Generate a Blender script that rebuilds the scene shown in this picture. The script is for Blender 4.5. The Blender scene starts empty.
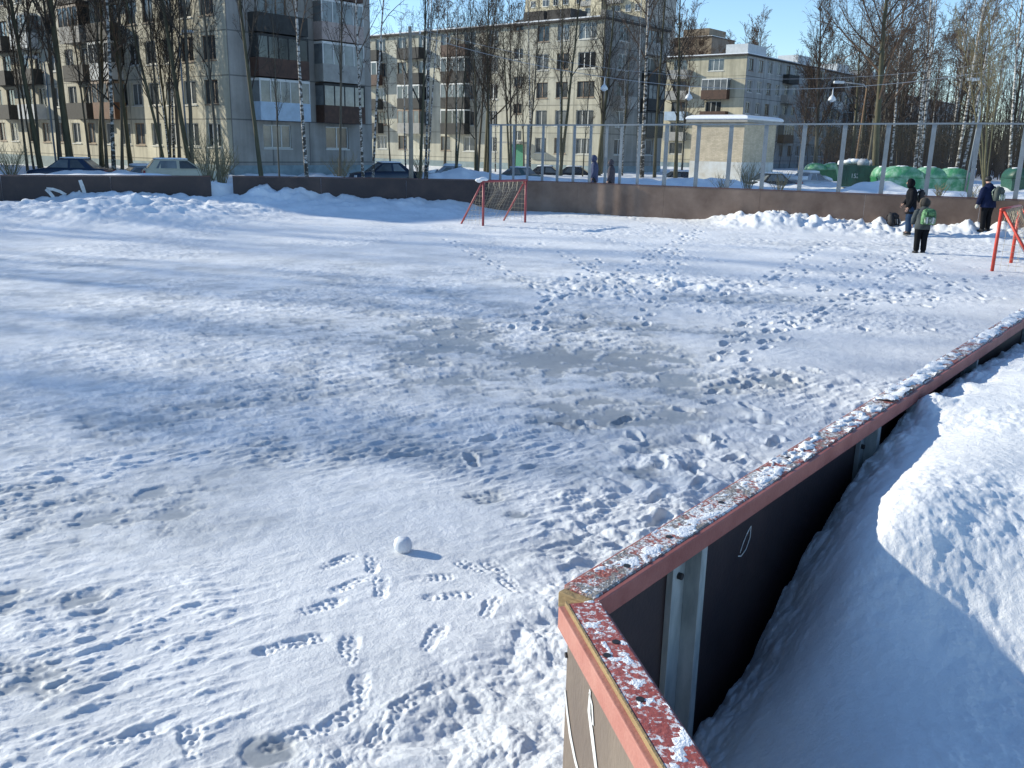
import bpy, bmesh, math, random
import numpy as np
from mathutils import Vector, Matrix
random.seed(7)
S = bpy.context.scene
COL = S.collection
R = math.radians
PI = math.pi
# ------------------------------------------------------------------ camera
F = 900.0; TH = math.atan(239/900.0); ROLL = R(1.2); CH = 2.3
cf = np.array([0, math.cos(TH), -math.sin(TH)]); cr = np.array([1., 0, 0]); cd = np.array([0, -math.sin(TH), -math.cos(TH)])
cx = math.cos(ROLL)*cr - math.sin(ROLL)*cd
cy = math.sin(ROLL)*cr + math.cos(ROLL)*cd
def ray(x, y): return cf + (x-512)/F*cx + (y-384)/F*cy
def gp(x, y, z=0.0):
    v = ray(x, y); t = (z-CH)/v[2]; return np.array([v[0]*t, v[1]*t, z])
def atY(x, y, Y):
    v = ray(x, y); return np.array([0, 0, CH]) + v*(Y/v[1])
cam = bpy.data.cameras.new('camera'); co = bpy.data.objects.new('camera', cam); COL.objects.link(co)
cam.sensor_width = 36; cam.lens = 36*F/1024; cam.clip_start = 0.05; cam.clip_end = 6000
co.matrix_world = Matrix(((cx[0], -cy[0], -cf[0], 0), (cx[1], -cy[1], -cf[1], 0), (cx[2], -cy[2], -cf[2], CH), (0, 0, 0, 1)))
S.camera = co
# ------------------------------------------------------------------ light
SUN_EL = 21.5; SV = np.array([-.95, .31]); SV = SV/np.linalg.norm(SV)
W = bpy.data.worlds.new('World'); S.world = W; W.use_nodes = True
wn = W.node_tree; bg = wn.nodes['Background']
sky = wn.nodes.new('ShaderNodeTexSky'); sky.sky_type = 'NISHITA'; sky.sun_disc = False
sky.sun_elevation = R(SUN_EL); sky.sun_rotation = math.atan2(SV[0], SV[1]) % (2*PI)
sky.altitude = 50; sky.air_density = 0.95; sky.dust_density = 0.0; sky.ozone_density = 4.0
wn.links.new(sky.outputs[0], bg.inputs[0]); bg.inputs[1].default_value = 0.15
sl = bpy.data.lights.new('sun', 'SUN'); sl.energy = 4.1; sl.angle = R(0.7); sl.color = (1, .94, .79)
so = bpy.data.objects.new('sun', sl); COL.objects.link(so); so.location = (-40, 20, 40)
sd = Vector((SV[0]*math.cos(R(SUN_EL)), SV[1]*math.cos(R(SUN_EL)), math.sin(R(SUN_EL))))
so.rotation_euler = sd.to_track_quat('Z', 'Y').to_euler()
S.view_settings.view_transform = 'Standard'; S.view_settings.look = 'None'; S.view_settings.gamma = 1
S.view_settings.use_curve_mapping = False; S.view_settings.exposure = 0.55
S.render.resolution_x = 1024; S.render.resolution_y = 768
S.cycles.max_bounces = 6; S.cycles.transparent_max_bounces = 16
try: S.cycles.use_denoising = True
except Exception: pass
# ------------------------------------------------------------------ materials
MATS = {}
def mat(name, col, rough=.7, var=.15, vscale=3.0, bump=0.0, bscale=40, metal=0, spec=.5, col2=None, thr=None, per_obj=0.0, stretch=(1, 1, 1)):
    if name in MATS: return MATS[name]
    m = bpy.data.materials.new(name); m.use_nodes = True; nt = m.node_tree; b = nt.nodes['Principled BSDF']
    N = nt.nodes.new; L = nt.links.new
    tc = N('ShaderNodeTexCoord'); mp = N('ShaderNodeMapping'); mp.inputs['Scale'].default_value = stretch
    L(tc.outputs['Object'], mp.inputs[0])
    nz = N('ShaderNodeTexNoise'); nz.inputs['Scale'].default_value = vscale; nz.inputs['Detail'].default_value = 6; nz.inputs['Roughness'].default_value = .65
    L(mp.outputs[0], nz.inputs['Vector'])
    mix = N('ShaderNodeMix'); mix.data_type = 'RGBA'
    c2 = col2 if col2 else tuple(min(1, c*(1+var)) for c in col)
    c1 = col if col2 else tuple(c*(1-var) for c in col)
    mix.inputs[6].default_value = (*c1, 1); mix.inputs[7].default_value = (*c2, 1)
    mr = N('ShaderNodeMapRange'); lo, hi = thr if thr else (.3, .7)
    mr.inputs[1].default_value = lo; mr.inputs[2].default_value = hi
    L(nz.outputs[0], mr.inputs[0]); L(mr.outputs[0], mix.inputs[0])
    out = mix.outputs[2]
    if per_obj:
        oi = N('ShaderNodeObjectInfo'); m2 = N('ShaderNodeMapRange'); m2.inputs[3].default_value = 1-per_obj; m2.inputs[4].default_value = 1+per_obj
        L(oi.outputs['Random'], m2.inputs[0]); hs = N('ShaderNodeHueSaturation'); L(m2.outputs[0], hs.inputs['Value']); L(out, hs.inputs['Color']); out = hs.outputs[0]
    L(out, b.inputs['Base Color']); b.inputs['Roughness'].default_value = rough; b.inputs['Metallic'].default_value = metal
    b.inputs['Specular IOR Level'].default_value = spec
    if bump:
        bz = N('ShaderNodeTexNoise'); bz.inputs['Scale'].default_value = bscale; bz.inputs['Detail'].default_value = 5
        L(mp.outputs[0], bz.inputs['Vector'])
        bm_ = N('ShaderNodeBump'); bm_.inputs['Strength'].default_value = bump; bm_.inputs['Distance'].default_value = .02
        L(bz.outputs[0], bm_.inputs['Height']); L(bm_.outputs[0], b.inputs['Normal'])
    MATS[name] = m; return m
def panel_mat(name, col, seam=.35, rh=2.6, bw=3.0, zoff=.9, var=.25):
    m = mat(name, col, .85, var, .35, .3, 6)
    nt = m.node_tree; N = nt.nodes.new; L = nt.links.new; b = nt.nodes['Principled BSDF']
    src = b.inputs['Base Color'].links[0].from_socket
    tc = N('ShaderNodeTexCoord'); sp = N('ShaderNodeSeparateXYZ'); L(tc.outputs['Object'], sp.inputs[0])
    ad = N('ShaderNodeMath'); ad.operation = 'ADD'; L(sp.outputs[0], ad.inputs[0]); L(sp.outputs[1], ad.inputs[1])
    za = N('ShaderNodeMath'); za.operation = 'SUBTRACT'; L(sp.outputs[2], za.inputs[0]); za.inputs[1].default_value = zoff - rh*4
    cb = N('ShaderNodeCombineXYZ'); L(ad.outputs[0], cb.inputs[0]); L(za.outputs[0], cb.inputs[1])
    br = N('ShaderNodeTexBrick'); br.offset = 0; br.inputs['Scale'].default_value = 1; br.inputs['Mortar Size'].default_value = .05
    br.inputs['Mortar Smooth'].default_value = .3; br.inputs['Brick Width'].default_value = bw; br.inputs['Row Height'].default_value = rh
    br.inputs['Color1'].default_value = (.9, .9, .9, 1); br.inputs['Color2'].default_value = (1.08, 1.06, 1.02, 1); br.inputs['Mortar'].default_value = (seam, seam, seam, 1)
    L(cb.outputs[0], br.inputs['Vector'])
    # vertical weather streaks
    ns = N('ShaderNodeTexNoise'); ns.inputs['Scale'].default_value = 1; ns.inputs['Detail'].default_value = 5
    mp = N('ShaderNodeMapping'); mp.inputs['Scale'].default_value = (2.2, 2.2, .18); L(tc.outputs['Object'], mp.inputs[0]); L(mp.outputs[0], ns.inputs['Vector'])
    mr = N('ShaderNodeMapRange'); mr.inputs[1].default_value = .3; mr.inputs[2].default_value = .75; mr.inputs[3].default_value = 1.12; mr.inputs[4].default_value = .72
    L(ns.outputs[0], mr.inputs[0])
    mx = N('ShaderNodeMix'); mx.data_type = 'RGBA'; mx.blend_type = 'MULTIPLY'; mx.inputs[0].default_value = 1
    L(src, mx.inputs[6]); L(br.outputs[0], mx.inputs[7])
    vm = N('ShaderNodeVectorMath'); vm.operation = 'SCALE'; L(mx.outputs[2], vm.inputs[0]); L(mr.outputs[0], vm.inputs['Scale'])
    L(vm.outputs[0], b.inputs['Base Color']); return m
def brick_mat(name, c1, c2, mort, w=.5, h=.12):
    m = mat(name, c1, .85, .2, 1.5, .2, 20); nt = m.node_tree; N = nt.nodes.new; L = nt.links.new; b = nt.nodes['Principled BSDF']
    src = b.inputs['Base Color'].links[0].from_socket
    tc = N('ShaderNodeTexCoord'); sp = N('ShaderNodeSeparateXYZ'); L(tc.outputs['Object'], sp.inputs[0])
    ad = N('ShaderNodeMath'); L(sp.outputs[0], ad.inputs[0]); L(sp.outputs[1], ad.inputs[1]); cb = N('ShaderNodeCombineXYZ'); L(ad.outputs[0], cb.inputs[0]); L(sp.outputs[2], cb.inputs[1])
    br = N('ShaderNodeTexBrick'); br.inputs['Scale'].default_value = 1; br.inputs['Brick Width'].default_value = w; br.inputs['Row Height'].default_value = h; br.inputs['Mortar Size'].default_value = .012
    br.inputs['Color1'].default_value = (1, 1, 1, 1); br.inputs['Color2'].default_value = (*c2, 1); br.inputs['Mortar'].default_value = (*mort, 1); L(cb.outputs[0], br.inputs['Vector'])
    mx = N('ShaderNodeMix'); mx.data_type = 'RGBA'; mx.blend_type = 'MULTIPLY'; mx.inputs[0].default_value = 1; L(src, mx.inputs[6]); L(br.outputs[0], mx.inputs[7]); L(mx.outputs[2], b.inputs['Base Color'])
    return m
def emisless_glass(name, tint=(.9, .94, .95), gl=.06, rough=.03):
    m = bpy.data.materials.new(name); m.use_nodes = True; nt = m.node_tree; nt.nodes.clear(); N = nt.nodes.new; L = nt.links.new
    o = N('ShaderNodeOutputMaterial'); t = N('ShaderNodeBsdfTransparent'); t.inputs[0].default_value = (*tint, 1)
    g = N('ShaderNodeBsdfGlossy'); g.inputs[1].default_value = rough; mx = N('ShaderNodeMixShader'); mx.inputs[0].default_value = gl
    L(t.outputs[0], mx.inputs[1]); L(g.outputs[0], mx.inputs[2]); L(mx.outputs[0], o.inputs[0]); MATS[name] = m; return m
def snow_mat():
    m = bpy.data.materials.new('snow'); m.use_nodes = True; nt = m.node_tree; b = nt.nodes['Principled BSDF']; N = nt.nodes.new; L = nt.links.new
    tc = N('ShaderNodeTexCoord'); at = N('ShaderNodeAttribute'); at.attribute_name = 'ice'
    n1 = N('ShaderNodeTexNoise'); n1.inputs['Scale'].default_value = .9; n1.inputs['Detail'].default_value = 8; n1.inputs['Roughness'].default_value = .6; L(tc.outputs['Object'], n1.inputs[0])
    sn = N('ShaderNodeMix'); sn.data_type = 'RGBA'; sn.inputs[6].default_value = (.72, .735, .745, 1); sn.inputs[7].default_value = (.86, .865, .86, 1)
    r1 = N('ShaderNodeMapRange'); r1.inputs[1].default_value = .35; r1.inputs[2].default_value = .62; L(n1.outputs[0], r1.inputs[0]); L(r1.outputs[0], sn.inputs[0])
    n2 = N('ShaderNodeTexNoise'); n2.inputs['Scale'].default_value = 4; n2.inputs['Detail'].default_value = 8; n2.inputs['Roughness'].default_value = .7; L(tc.outputs['Object'], n2.inputs[0])
    ic = N('ShaderNodeMix'); ic.data_type = 'RGBA'; ic.inputs[6].default_value = (.24, .255, .262, 1); ic.inputs[7].default_value = (.46, .475, .475, 1); L(n2.outputs[0], ic.inputs[0])
    mx = N('ShaderNodeMix'); mx.data_type = 'RGBA'; L(at.outputs['Fac'], mx.inputs[0]); L(sn.outputs[2], mx.inputs[6]); L(ic.outputs[2], mx.inputs[7]); L(mx.outputs[2], b.inputs['Base Color'])
    ro = N('ShaderNodeMapRange'); ro.inputs[3].default_value = .75; ro.inputs[4].default_value = .33; L(at.outputs['Fac'], ro.inputs[0]); L(ro.outputs[0], b.inputs['Roughness'])
    b.inputs['Specular IOR Level'].default_value = .35
    n3 = N('ShaderNodeTexNoise'); n3.inputs['Scale'].default_value = 45; n3.inputs['Detail'].default_value = 6; n3.inputs['Roughness'].default_value = .75; L(tc.outputs['Object'], n3.inputs[0])
    bp = N('ShaderNodeBump'); bp.inputs['Distance'].default_value = .012
    bs = N('ShaderNodeMapRange'); bs.inputs[3].default_value = .8; bs.inputs[4].default_value = .15; L(at.outputs['Fac'], bs.inputs[0]); L(bs.outputs[0], bp.inputs['Strength'])
    L(n3.outputs[0], bp.inputs['Height']); L(bp.outputs[0], b.inputs['Normal'])
    MATS['snow'] = m; return m
snow = snow_mat()
def birch_mat():
    m = mat('birch_bark', (.42, .41, .38), .8, .3, 3); nt = m.node_tree; N = nt.nodes.new; L = nt.links.new; b = nt.nodes['Principled BSDF']
    tc = N('ShaderNodeTexCoord'); mp = N('ShaderNodeMapping'); mp.inputs['Scale'].default_value = (1.5, 1.5, 5); L(tc.outputs['Object'], mp.inputs[0])
    nz = N('ShaderNodeTexNoise'); nz.inputs['Scale'].default_value = 1.3; nz.inputs['Detail'].default_value = 6; nz.inputs['Roughness'].default_value = .75; L(mp.outputs[0], nz.inputs[0])
    sp = N('ShaderNodeSeparateXYZ'); L(tc.outputs['Object'], sp.inputs[0])
    mr = N('ShaderNodeMapRange'); mr.inputs[1].default_value = 0; mr.inputs[2].default_value = 14; mr.inputs[3].default_value = -.05; mr.inputs[4].default_value = .06; L(sp.outputs[2], mr.inputs[0])
    ad = N('ShaderNodeMath'); L(nz.outputs[0], ad.inputs[0]); L(mr.outputs[0], ad.inputs[1])
    r = N('ShaderNodeValToRGB'); r.color_ramp.elements[0].position = .47; r.color_ramp.elements[0].color = (.045, .04, .03, 1); r.color_ramp.elements[1].position = .52; r.color_ramp.elements[1].color = (.5, .48, .44, 1)
    L(ad.outputs[0], r.inputs[0]); L(r.outputs[0], b.inputs['Base Color']); return m
M_birch = birch_mat()
M_bark = mat('dark_bark', (.04, .036, .022), .9, .4, 2.5, col2=(.12, .11, .06), stretch=(3, 3, .6))
M_bark2 = mat('grey_bark', (.06, .052, .04), .9, .4, 2.5, col2=(.13, .115, .08), stretch=(3, 3, .6))
M_twig = mat('dark_twigs', (.04, .032, .024), .9, .2)
M_twigb = mat('birch_twigs', (.085, .055, .036), .9, .2)
M_twigt = mat('tan_twigs', (.2, .165, .09), .9, .2)
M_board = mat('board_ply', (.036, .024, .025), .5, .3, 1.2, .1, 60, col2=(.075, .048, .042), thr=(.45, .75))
M_board_lit = mat('board_ply_sunlit', (.11, .068, .048), .5, .3, .8, .1, 60, col2=(.24, .17, .13), thr=(.35, .72))  # lighter copy of the board plywood, sunlight painted into the colour
M_tan = mat('tan_ply', (.13, .10, .08), .6, .2, 3.2, .2, 60, col2=(.21, .165, .125), stretch=(1, 1, .5))  # lighter tan than the other board panels
M_red = mat('red_cap_paint', (.30, .06, .045), .55, .2, 9, .25, 80, col2=(.38, .10, .08), stretch=(1, 1, 1))
def frost(m, sc=60, lo=.52, hi=.60, big=4):
    nt = m.node_tree; N = nt.nodes.new; L = nt.links.new; b_ = nt.nodes['Principled BSDF']; src = b_.inputs['Base Color'].links[0].from_socket; tc = N('ShaderNodeTexCoord')
    n1 = N('ShaderNodeTexNoise'); n1.inputs['Scale'].default_value = sc; n1.inputs['Detail'].default_value = 4; n1.inputs['Roughness'].default_value = .7; L(tc.outputs['Object'], n1.inputs[0])
    n2 = N('ShaderNodeTexNoise'); n2.inputs['Scale'].default_value = big; n2.inputs['Detail'].default_value = 3; L(tc.outputs['Object'], n2.inputs[0])
    ad = N('ShaderNodeMath'); ad.operation = 'MULTIPLY_ADD'; L(n2.outputs[0], ad.inputs[0]); ad.inputs[1].default_value = .5; L(n1.outputs[0], ad.inputs[2])
    mr = N('ShaderNodeMapRange'); mr.inputs[1].default_value = lo+.25; mr.inputs[2].default_value = hi+.25; L(ad.outputs[0], mr.inputs[0])
    mx = N('ShaderNodeMix'); mx.data_type = 'RGBA'; L(mr.outputs[0], mx.inputs[0]); L(src, mx.inputs[6]); mx.inputs[7].default_value = (.72, .73, .73, 1); L(mx.outputs[2], b_.inputs['Base Color'])
frost(M_red, 70, .525, .63)
M_redside = mat('faded_red_paint', (.24, .065, .05), .55, .2, 7, .12, 90, col2=(.36, .13, .105), stretch=(1, 1, 1))
M_wood = mat('raw_wood', (.25, .17, .08), .85, .3, 9, .4, 60, col2=(.38, .27, .13), stretch=(1, 1, 6))
M_grime = mat('grey_weathered_top', (.22, .20, .185), .85, .4, 14, .5, 120, col2=(.32, .085, .065), thr=(.47, .56))
frost(M_grime, 70, .50, .61)
M_galv = mat('galvanised_steel', (.24, .27, .265), .55, .2, 6, metal=.15, col2=(.46, .49, .48), stretch=(3, 3, .8))
M_bolt = mat('dark_bolt', (.02, .018, .018), .5, .2)
M_post = mat('grey_post_paint', (.17, .20, .225), .5, .2, 2)
M_pane = emisless_glass('clear_plastic_sheet', (.965, .975, .985), .018, .08)
M_graf = mat('white_spray_paint', (.62, .62, .6), .7, .2, 8)
M_redpipe = mat('orange_red_pipe', (.55, .06, .035), .4, .2, 6)
M_pinkpipe = mat('faded_red_pipe', (.30, .06, .065), .5, .2, 6)
M_net = mat('dirty_net_cord', (.38, .33, .24), .9, .2)
M_winw = mat('white_window_frame', (.62, .62, .58), .5, .1, per_obj=.15)
M_winb = mat('brown_window_frame', (.22, .15, .10), .6, .2, per_obj=.3)
M_glass = mat('window_glass', (.045, .055, .06), .12, .3, .7, spec=.7, per_obj=.85, col2=(.16, .17, .165))
M_concb = mat('balcony_concrete', (.32, .31, .28), .85, .2, 2)
M_brownb = mat('balcony_brown_boards', (.07, .035, .022), .7, .35, 3)
M_whiteb = mat('balcony_white_cladding', (.5, .52, .52), .5, .15, 2)
M_blueb = mat('balcony_blue_cladding', (.36, .46, .55), .5, .15, 2)
M_darkb = mat('balcony_dark_slats', (.035, .035, .032), .8, .3, 3)
M_orangeb = mat('balcony_rust_boards', (.15, .065, .03), .7, .3, 3)
M_pinkb = mat('balcony_pinkish_panel', (.40, .32, .28), .8, .15, 3)
M_plinth = mat('blue_grey_plinth', (.22, .28, .29), .85, .3, 1)
M_roof = mat('dark_roofing', (.05, .045, .04), .9, .3, 1)
M_door = mat('green_door', (.03, .22, .12), .5, .15)
M_tyre = mat('tyre_rubber', (.015, .015, .016), .85, .2); M_rim = mat('rim_metal', (.3, .3, .3), .4, .2, metal=.7)
M_lampw = mat('white_lamp_enamel', (.62, .64, .64), .35, .1)
M_conc = mat('pole_concrete', (.28, .25, .20), .85, .25, 3, .3, 30); M_woodpole = mat('wooden_pole', (.20, .12, .065), .85, .3, 3, stretch=(4, 4, .5))
M_wire = mat('wire', (.35, .36, .37), .6, .1)
M_gbin = mat('green_bin_plastic', (.015, .14, .05), .45, .25, 2, per_obj=.15); M_gbinl = mat('frosted_green_lid', (.05, .27, .12), .5, .2, 2.2, col2=(.36, .55, .42), thr=(.42, .66), bump=.4, bscale=8)
M_gdark = mat('dark_green_dumpster', (.008, .07, .045), .5, .3, 2)
M_trash = mat('grey_rubbish', (.3, .32, .35), .8, .5, 5)
# ------------------------------------------------------------------ mesh helpers
class MB:
    def __init__(s): s.v = []; s.f = []
    def quad(s, a, b, c, d): n = len(s.v); s.v += [tuple(a), tuple(b), tuple(c), tuple(d)]; s.f.append((n, n+1, n+2, n+3)); return s
    def box(s, x0, y0, z0, x1, y1, z1, fn=None):
        n = len(s.v); P = [(x0, y0, z0), (x1, y0, z0), (x1, y1, z0), (x0, y1, z0), (x0, y0, z1), (x1, y0, z1), (x1, y1, z1), (x0, y1, z1)]
        if fn: P = [tuple(fn(*p)) for p in P]
        s.v += P; s.f += [tuple(n+i for i in q) for q in ((0, 3, 2, 1), (4, 5, 6, 7), (0, 1, 5, 4), (1, 2, 6, 5), (2, 3, 7, 6), (3, 0, 4, 7))]; return s
    def tube(s, pts, rad, n=6, cap=True):
        pts = [np.array(p, float) for p in pts]; k = len(pts)
        if not hasattr(rad, '__len__'): rad = [rad]*k
        b0 = len(s.v); u = None
        for i in range(k):
            d = pts[min(i+1, k-1)]-pts[max(i-1, 0)]; L = np.linalg.norm(d); d = d/(L if L > 1e-9 else 1)
            if u is None: u = np.cross(d, (0, 0, 1.) if abs(d[2]) < .9 else (1., 0, 0))
            else: u = u-d*(u@d)
            u = u/max(np.linalg.norm(u), 1e-9); w = np.cross(d, u)
            for j in range(n):
                a = 2*PI*j/n; q = pts[i]+rad[i]*(math.cos(a)*u+math.sin(a)*w); s.v.append((q[0], q[1], q[2]))
        for i in range(k-1):
            for j in range(n):
                a = b0+i*n+j; b = b0+i*n+(j+1) % n; s.f.append((a, b, b+n, a+n))
        if cap and n > 2: s.f.append(tuple(b0+j for j in range(n))[::-1]); s.f.append(tuple(b0+(k-1)*n+j for j in range(n)))
        return s
    def loft(s, rings, cap=True):
        b0 = len(s.v); n = len(rings[0])
        for r in rings: s.v += [tuple(p) for p in r]
        for i in range(len(rings)-1):
            for j in range(n):
                a = b0+i*n+j; b = b0+i*n+(j+1) % n; s.f.append((a, b, b+n, a+n))
        if cap: s.f.append(tuple(b0+j for j in range(n))[::-1]); s.f.append(tuple(b0+(len(rings)-1)*n+j for j in range(n)))
        return s
    def ball(s, c, r, n=10, m=7, jit=0, rnd=None):
        rings = []
        for i in range(1, m):
            a = PI*i/m; rr = []
            for j in range(n):
                t = 2*PI*j/n; k = 1+(rnd.uniform(-jit, jit) if rnd else 0)
                rr.append((c[0]+r[0]*k*math.sin(a)*math.cos(t), c[1]+r[1]*k*math.sin(a)*math.sin(t), c[2]-r[2]*k*math.cos(a)))
            rings.append(rr)
        return s.loft(rings)
    def obj(s, name, m, parent=None, smooth=False, bevel=0, world=False, mods=None):
        me = bpy.data.meshes.new(name); v = s.v
        if world and parent is not None:
            p = parent.location; v = [(a-p.x, b-p.y, c-p.z) for a, b, c in v]
        me.from_pydata(v, [], s.f); me.update()
        me.materials.append(m)
        o = bpy.data.objects.new(name, me); COL.objects.link(o); o.parent = parent
        if smooth: me.polygons.foreach_set('use_smooth', [True]*len(me.polygons))
        if bevel:
            b = o.modifiers.new('b', 'BEVEL'); b.width = bevel; b.segments = 2; b.limit_method = 'ANGLE'
        return o
def tag(o, label=None, cat=None, group=None, kind=None):
    if label: o['label'] = label
    if cat: o['category'] = cat
    if group: o['group'] = group
    if kind: o['kind'] = kind
    return o
def thing(name, loc, rz, label, cat, group=None):
    o = bpy.data.objects.new(name, None); COL.objects.link(o); o.location = tuple(float(c) for c in loc); o.rotation_euler = (0, 0, rz); o.empty_display_size = .3
    return tag(o, label, cat, group)
def dup(root, loc=None, rot=None, scale=None, label=None, group=None):
    r = root.copy(); COL.objects.link(r)
    if loc is not None: r.location = tuple(float(c) for c in loc)
    if rot is not None: r.rotation_euler = rot
    if scale is not None: r.scale = scale if hasattr(scale, '__len__') else (scale,)*3
    if label: r['label'] = label
    if group: r['group'] = group
    for ch in list(root.children):
        c = ch.copy(); COL.objects.link(c); c.parent = r
        for g in list(ch.children):
            d = g.copy(); COL.objects.link(d); d.parent = c
    return r
# ------------------------------------------------------------------ noise
_rs = np.random.RandomState(3); _perm = _rs.permutation(512).astype(np.int64); _perm = np.concatenate([_perm, _perm]); _ang = _rs.rand(512)*2*PI
_gx = np.cos(_ang); _gy = np.sin(_ang)
def pn(x, y, seed=0):
    x = x+seed*17.37; y = y-seed*9.71
    xi = np.floor(x).astype(np.int64); yi = np.floor(y).astype(np.int64); xf = x-xi; yf = y-yi
    def g(ix, iy, fx, fy):
        h = _perm[(_perm[ix & 511]+iy) & 511]; return _gx[h]*fx+_gy[h]*fy
    u = xf**3*(xf*(xf*6-15)+10); v = yf**3*(yf*(yf*6-15)+10)
    a = g(xi, yi, xf, yf); b = g(xi+1, yi, xf-1, yf); c = g(xi, yi+1, xf, yf-1); d = g(xi+1, yi+1, xf-1, yf-1)
    return (a+u*(b-a))*(1-v)+(c+u*(d-c))*v
def fbm(x, y, o=4, seed=0, rg=.5):
    s = 0; a = 1; f = 1
    for i in range(o): s = s+a*pn(x*f, y*f, seed+i*3); a *= rg; f *= 2.03
    return s
def bil(x, y, o=4, seed=0):
    s = 0; a = 1; f = 1
    for i in range(o): s = s+a*np.abs(pn(x*f, y*f, seed+i*3)); a *= .5; f *= 2.03
    return s
def ss(a, b, x): t = np.clip((x-a)/(b-a), 0, 1); return t*t*(3-2*t)
# ------------------------------------------------------------------ rink outline
C0 = np.array([.2, 2.23]); D = np.array([.626, .778]); D /= np.linalg.norm(D); NB = np.array([D[1], -D[0]])
WL = [(-20.5, 18.5), (-19.0, 24.0), (-15.7, 28.0), (-10.15, 30.6)]
WM = [(-9.55, 31.0), (-5.2, 31.85), (-.92, 32.25)]
WR = [(-.92, 32.25), (.9, 32.2), (2.6, 31.6), (4.1, 30.7), (8.6, 28.65), (14.2, 25.95), (15.6, 25.0), (16.6, 23.3), tuple(C0+D*24.5)]
POLY = WL+WM+WR[1:]+[tuple(C0), (.52, 1.15), (.9, -.8), (-3, -6), (-17, 3)]
def sdist(x, y):
    n = len(POLY); d = np.full(x.shape, 1e9); ins = np.zeros(x.shape, bool)
    for i in range(n):
        ax, ay = POLY[i]; bx, by = POLY[(i+1) % n]; ex, ey = bx-ax, by-ay
        t = np.clip(((x-ax)*ex+(y-ay)*ey)/(ex*ex+ey*ey), 0, 1); dd = np.hypot(x-ax-t*ex, y-ay-t*ey); d = np.minimum(d, dd)
        c = ((ay > y) != (by > y)); xx = ax+(y-ay)/(ey if abs(ey) > 1e-9 else 1e-9)*ex; ins ^= (c & (x < xx))
    return np.where(ins, d, -d)      # positive inside
# mound beside the near board: (u along board, v outwards, height)
MC = np.array([(1.16, .93, .76), (1.25, .7, .865), (1.26, .51, .94), (1.27, .41, .98), (1.53, .34, 1.01), (2.01, .32, 1.02), (2.56, .31, 1.03), (2.77, .25, 1.045), (2.99, .11, 1.08),
 (.3, .05, .2), (.69, .05, .27), (.91, .05, .33), (1.24, .05, .43), (1.39, .05, .57), (1.58, .05, .64), (1.89, .05, .77), (2.36, .05, .92), (2.65, .05, .95), (3.24, .05, .99), (4.0, .05, .99), (4.63, .05, .98), (5.98, .05, .91), (7, .05, .85),
 (1.7, .8, 1.02), (1.5, 1.1, .95), (2.5, .7, 1.09), (3.2, .6, 1.13), (3.5, 1.0, 1.16), (4.5, .5, 1.12), (4.6, 1.2, 1.13), (5.6, .5, 1.0), (6, 1.5, 1.0), (2.2, 1.1, 1.02), (2.0, 1.6, .85), (3.0, 1.9, .95), (8, .3, .8), (8, 2, .85), (10, 1, .7), (5, 3, .85), (3, 3.5, .7),
 (.8, .35, .58), (.5, .3, .42), (1.0, .3, .62), (1.3, .25, .75), (.2, .35, .36), (.2, .7, .62), (.7, .8, .70), (0, 1.2, .72), (-.5, .5, .45), (-.8, .2, .2), (-.9, .9, .66), (-1.9, 1.2, .72), (-1.9, .3, .5), (-3, 1, .7), (.8, 1.6, .6), (0, 2.2, .6), (-1.5, 2.5, .6), (1.5, 2.6, .6), (0, 4, .45), (4, 5, .6), (-3, 4, .4)])
_su, _sv = 1.0, 1.3
def _tk(d2): return d2*np.log(d2+1e-9)*.5
_P = np.stack([MC[:, 0]*_su, MC[:, 1]*_sv], 1); _n = len(MC)
_K = _tk(((_P[:, None]-_P[None])**2).sum(-1))+np.eye(_n)*.012
_A = np.zeros((_n+3, _n+3)); _A[:_n, :_n] = _K; _A[:_n, _n] = 1; _A[:_n, _n+1:] = _P; _A[_n, :_n] = 1; _A[_n+1:, :_n] = _P.T
_W = np.linalg.solve(_A, np.concatenate([MC[:, 2], [0, 0, 0]]))
def mound(u, v):
    x = u*_su; y = v*_sv; z = _W[_n]+_W[_n+1]*x+_W[_n+2]*y
    for i in range(_n): z = z+_W[i]*_tk((x-_P[i, 0])**2+(y-_P[i, 1])**2)
    return np.clip(z, .05, 1.25)
def gauss(x, y, cx_, cy_, r): return np.exp(-((x-cx_)**2+(y-cy_)**2)/(r*r))
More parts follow.
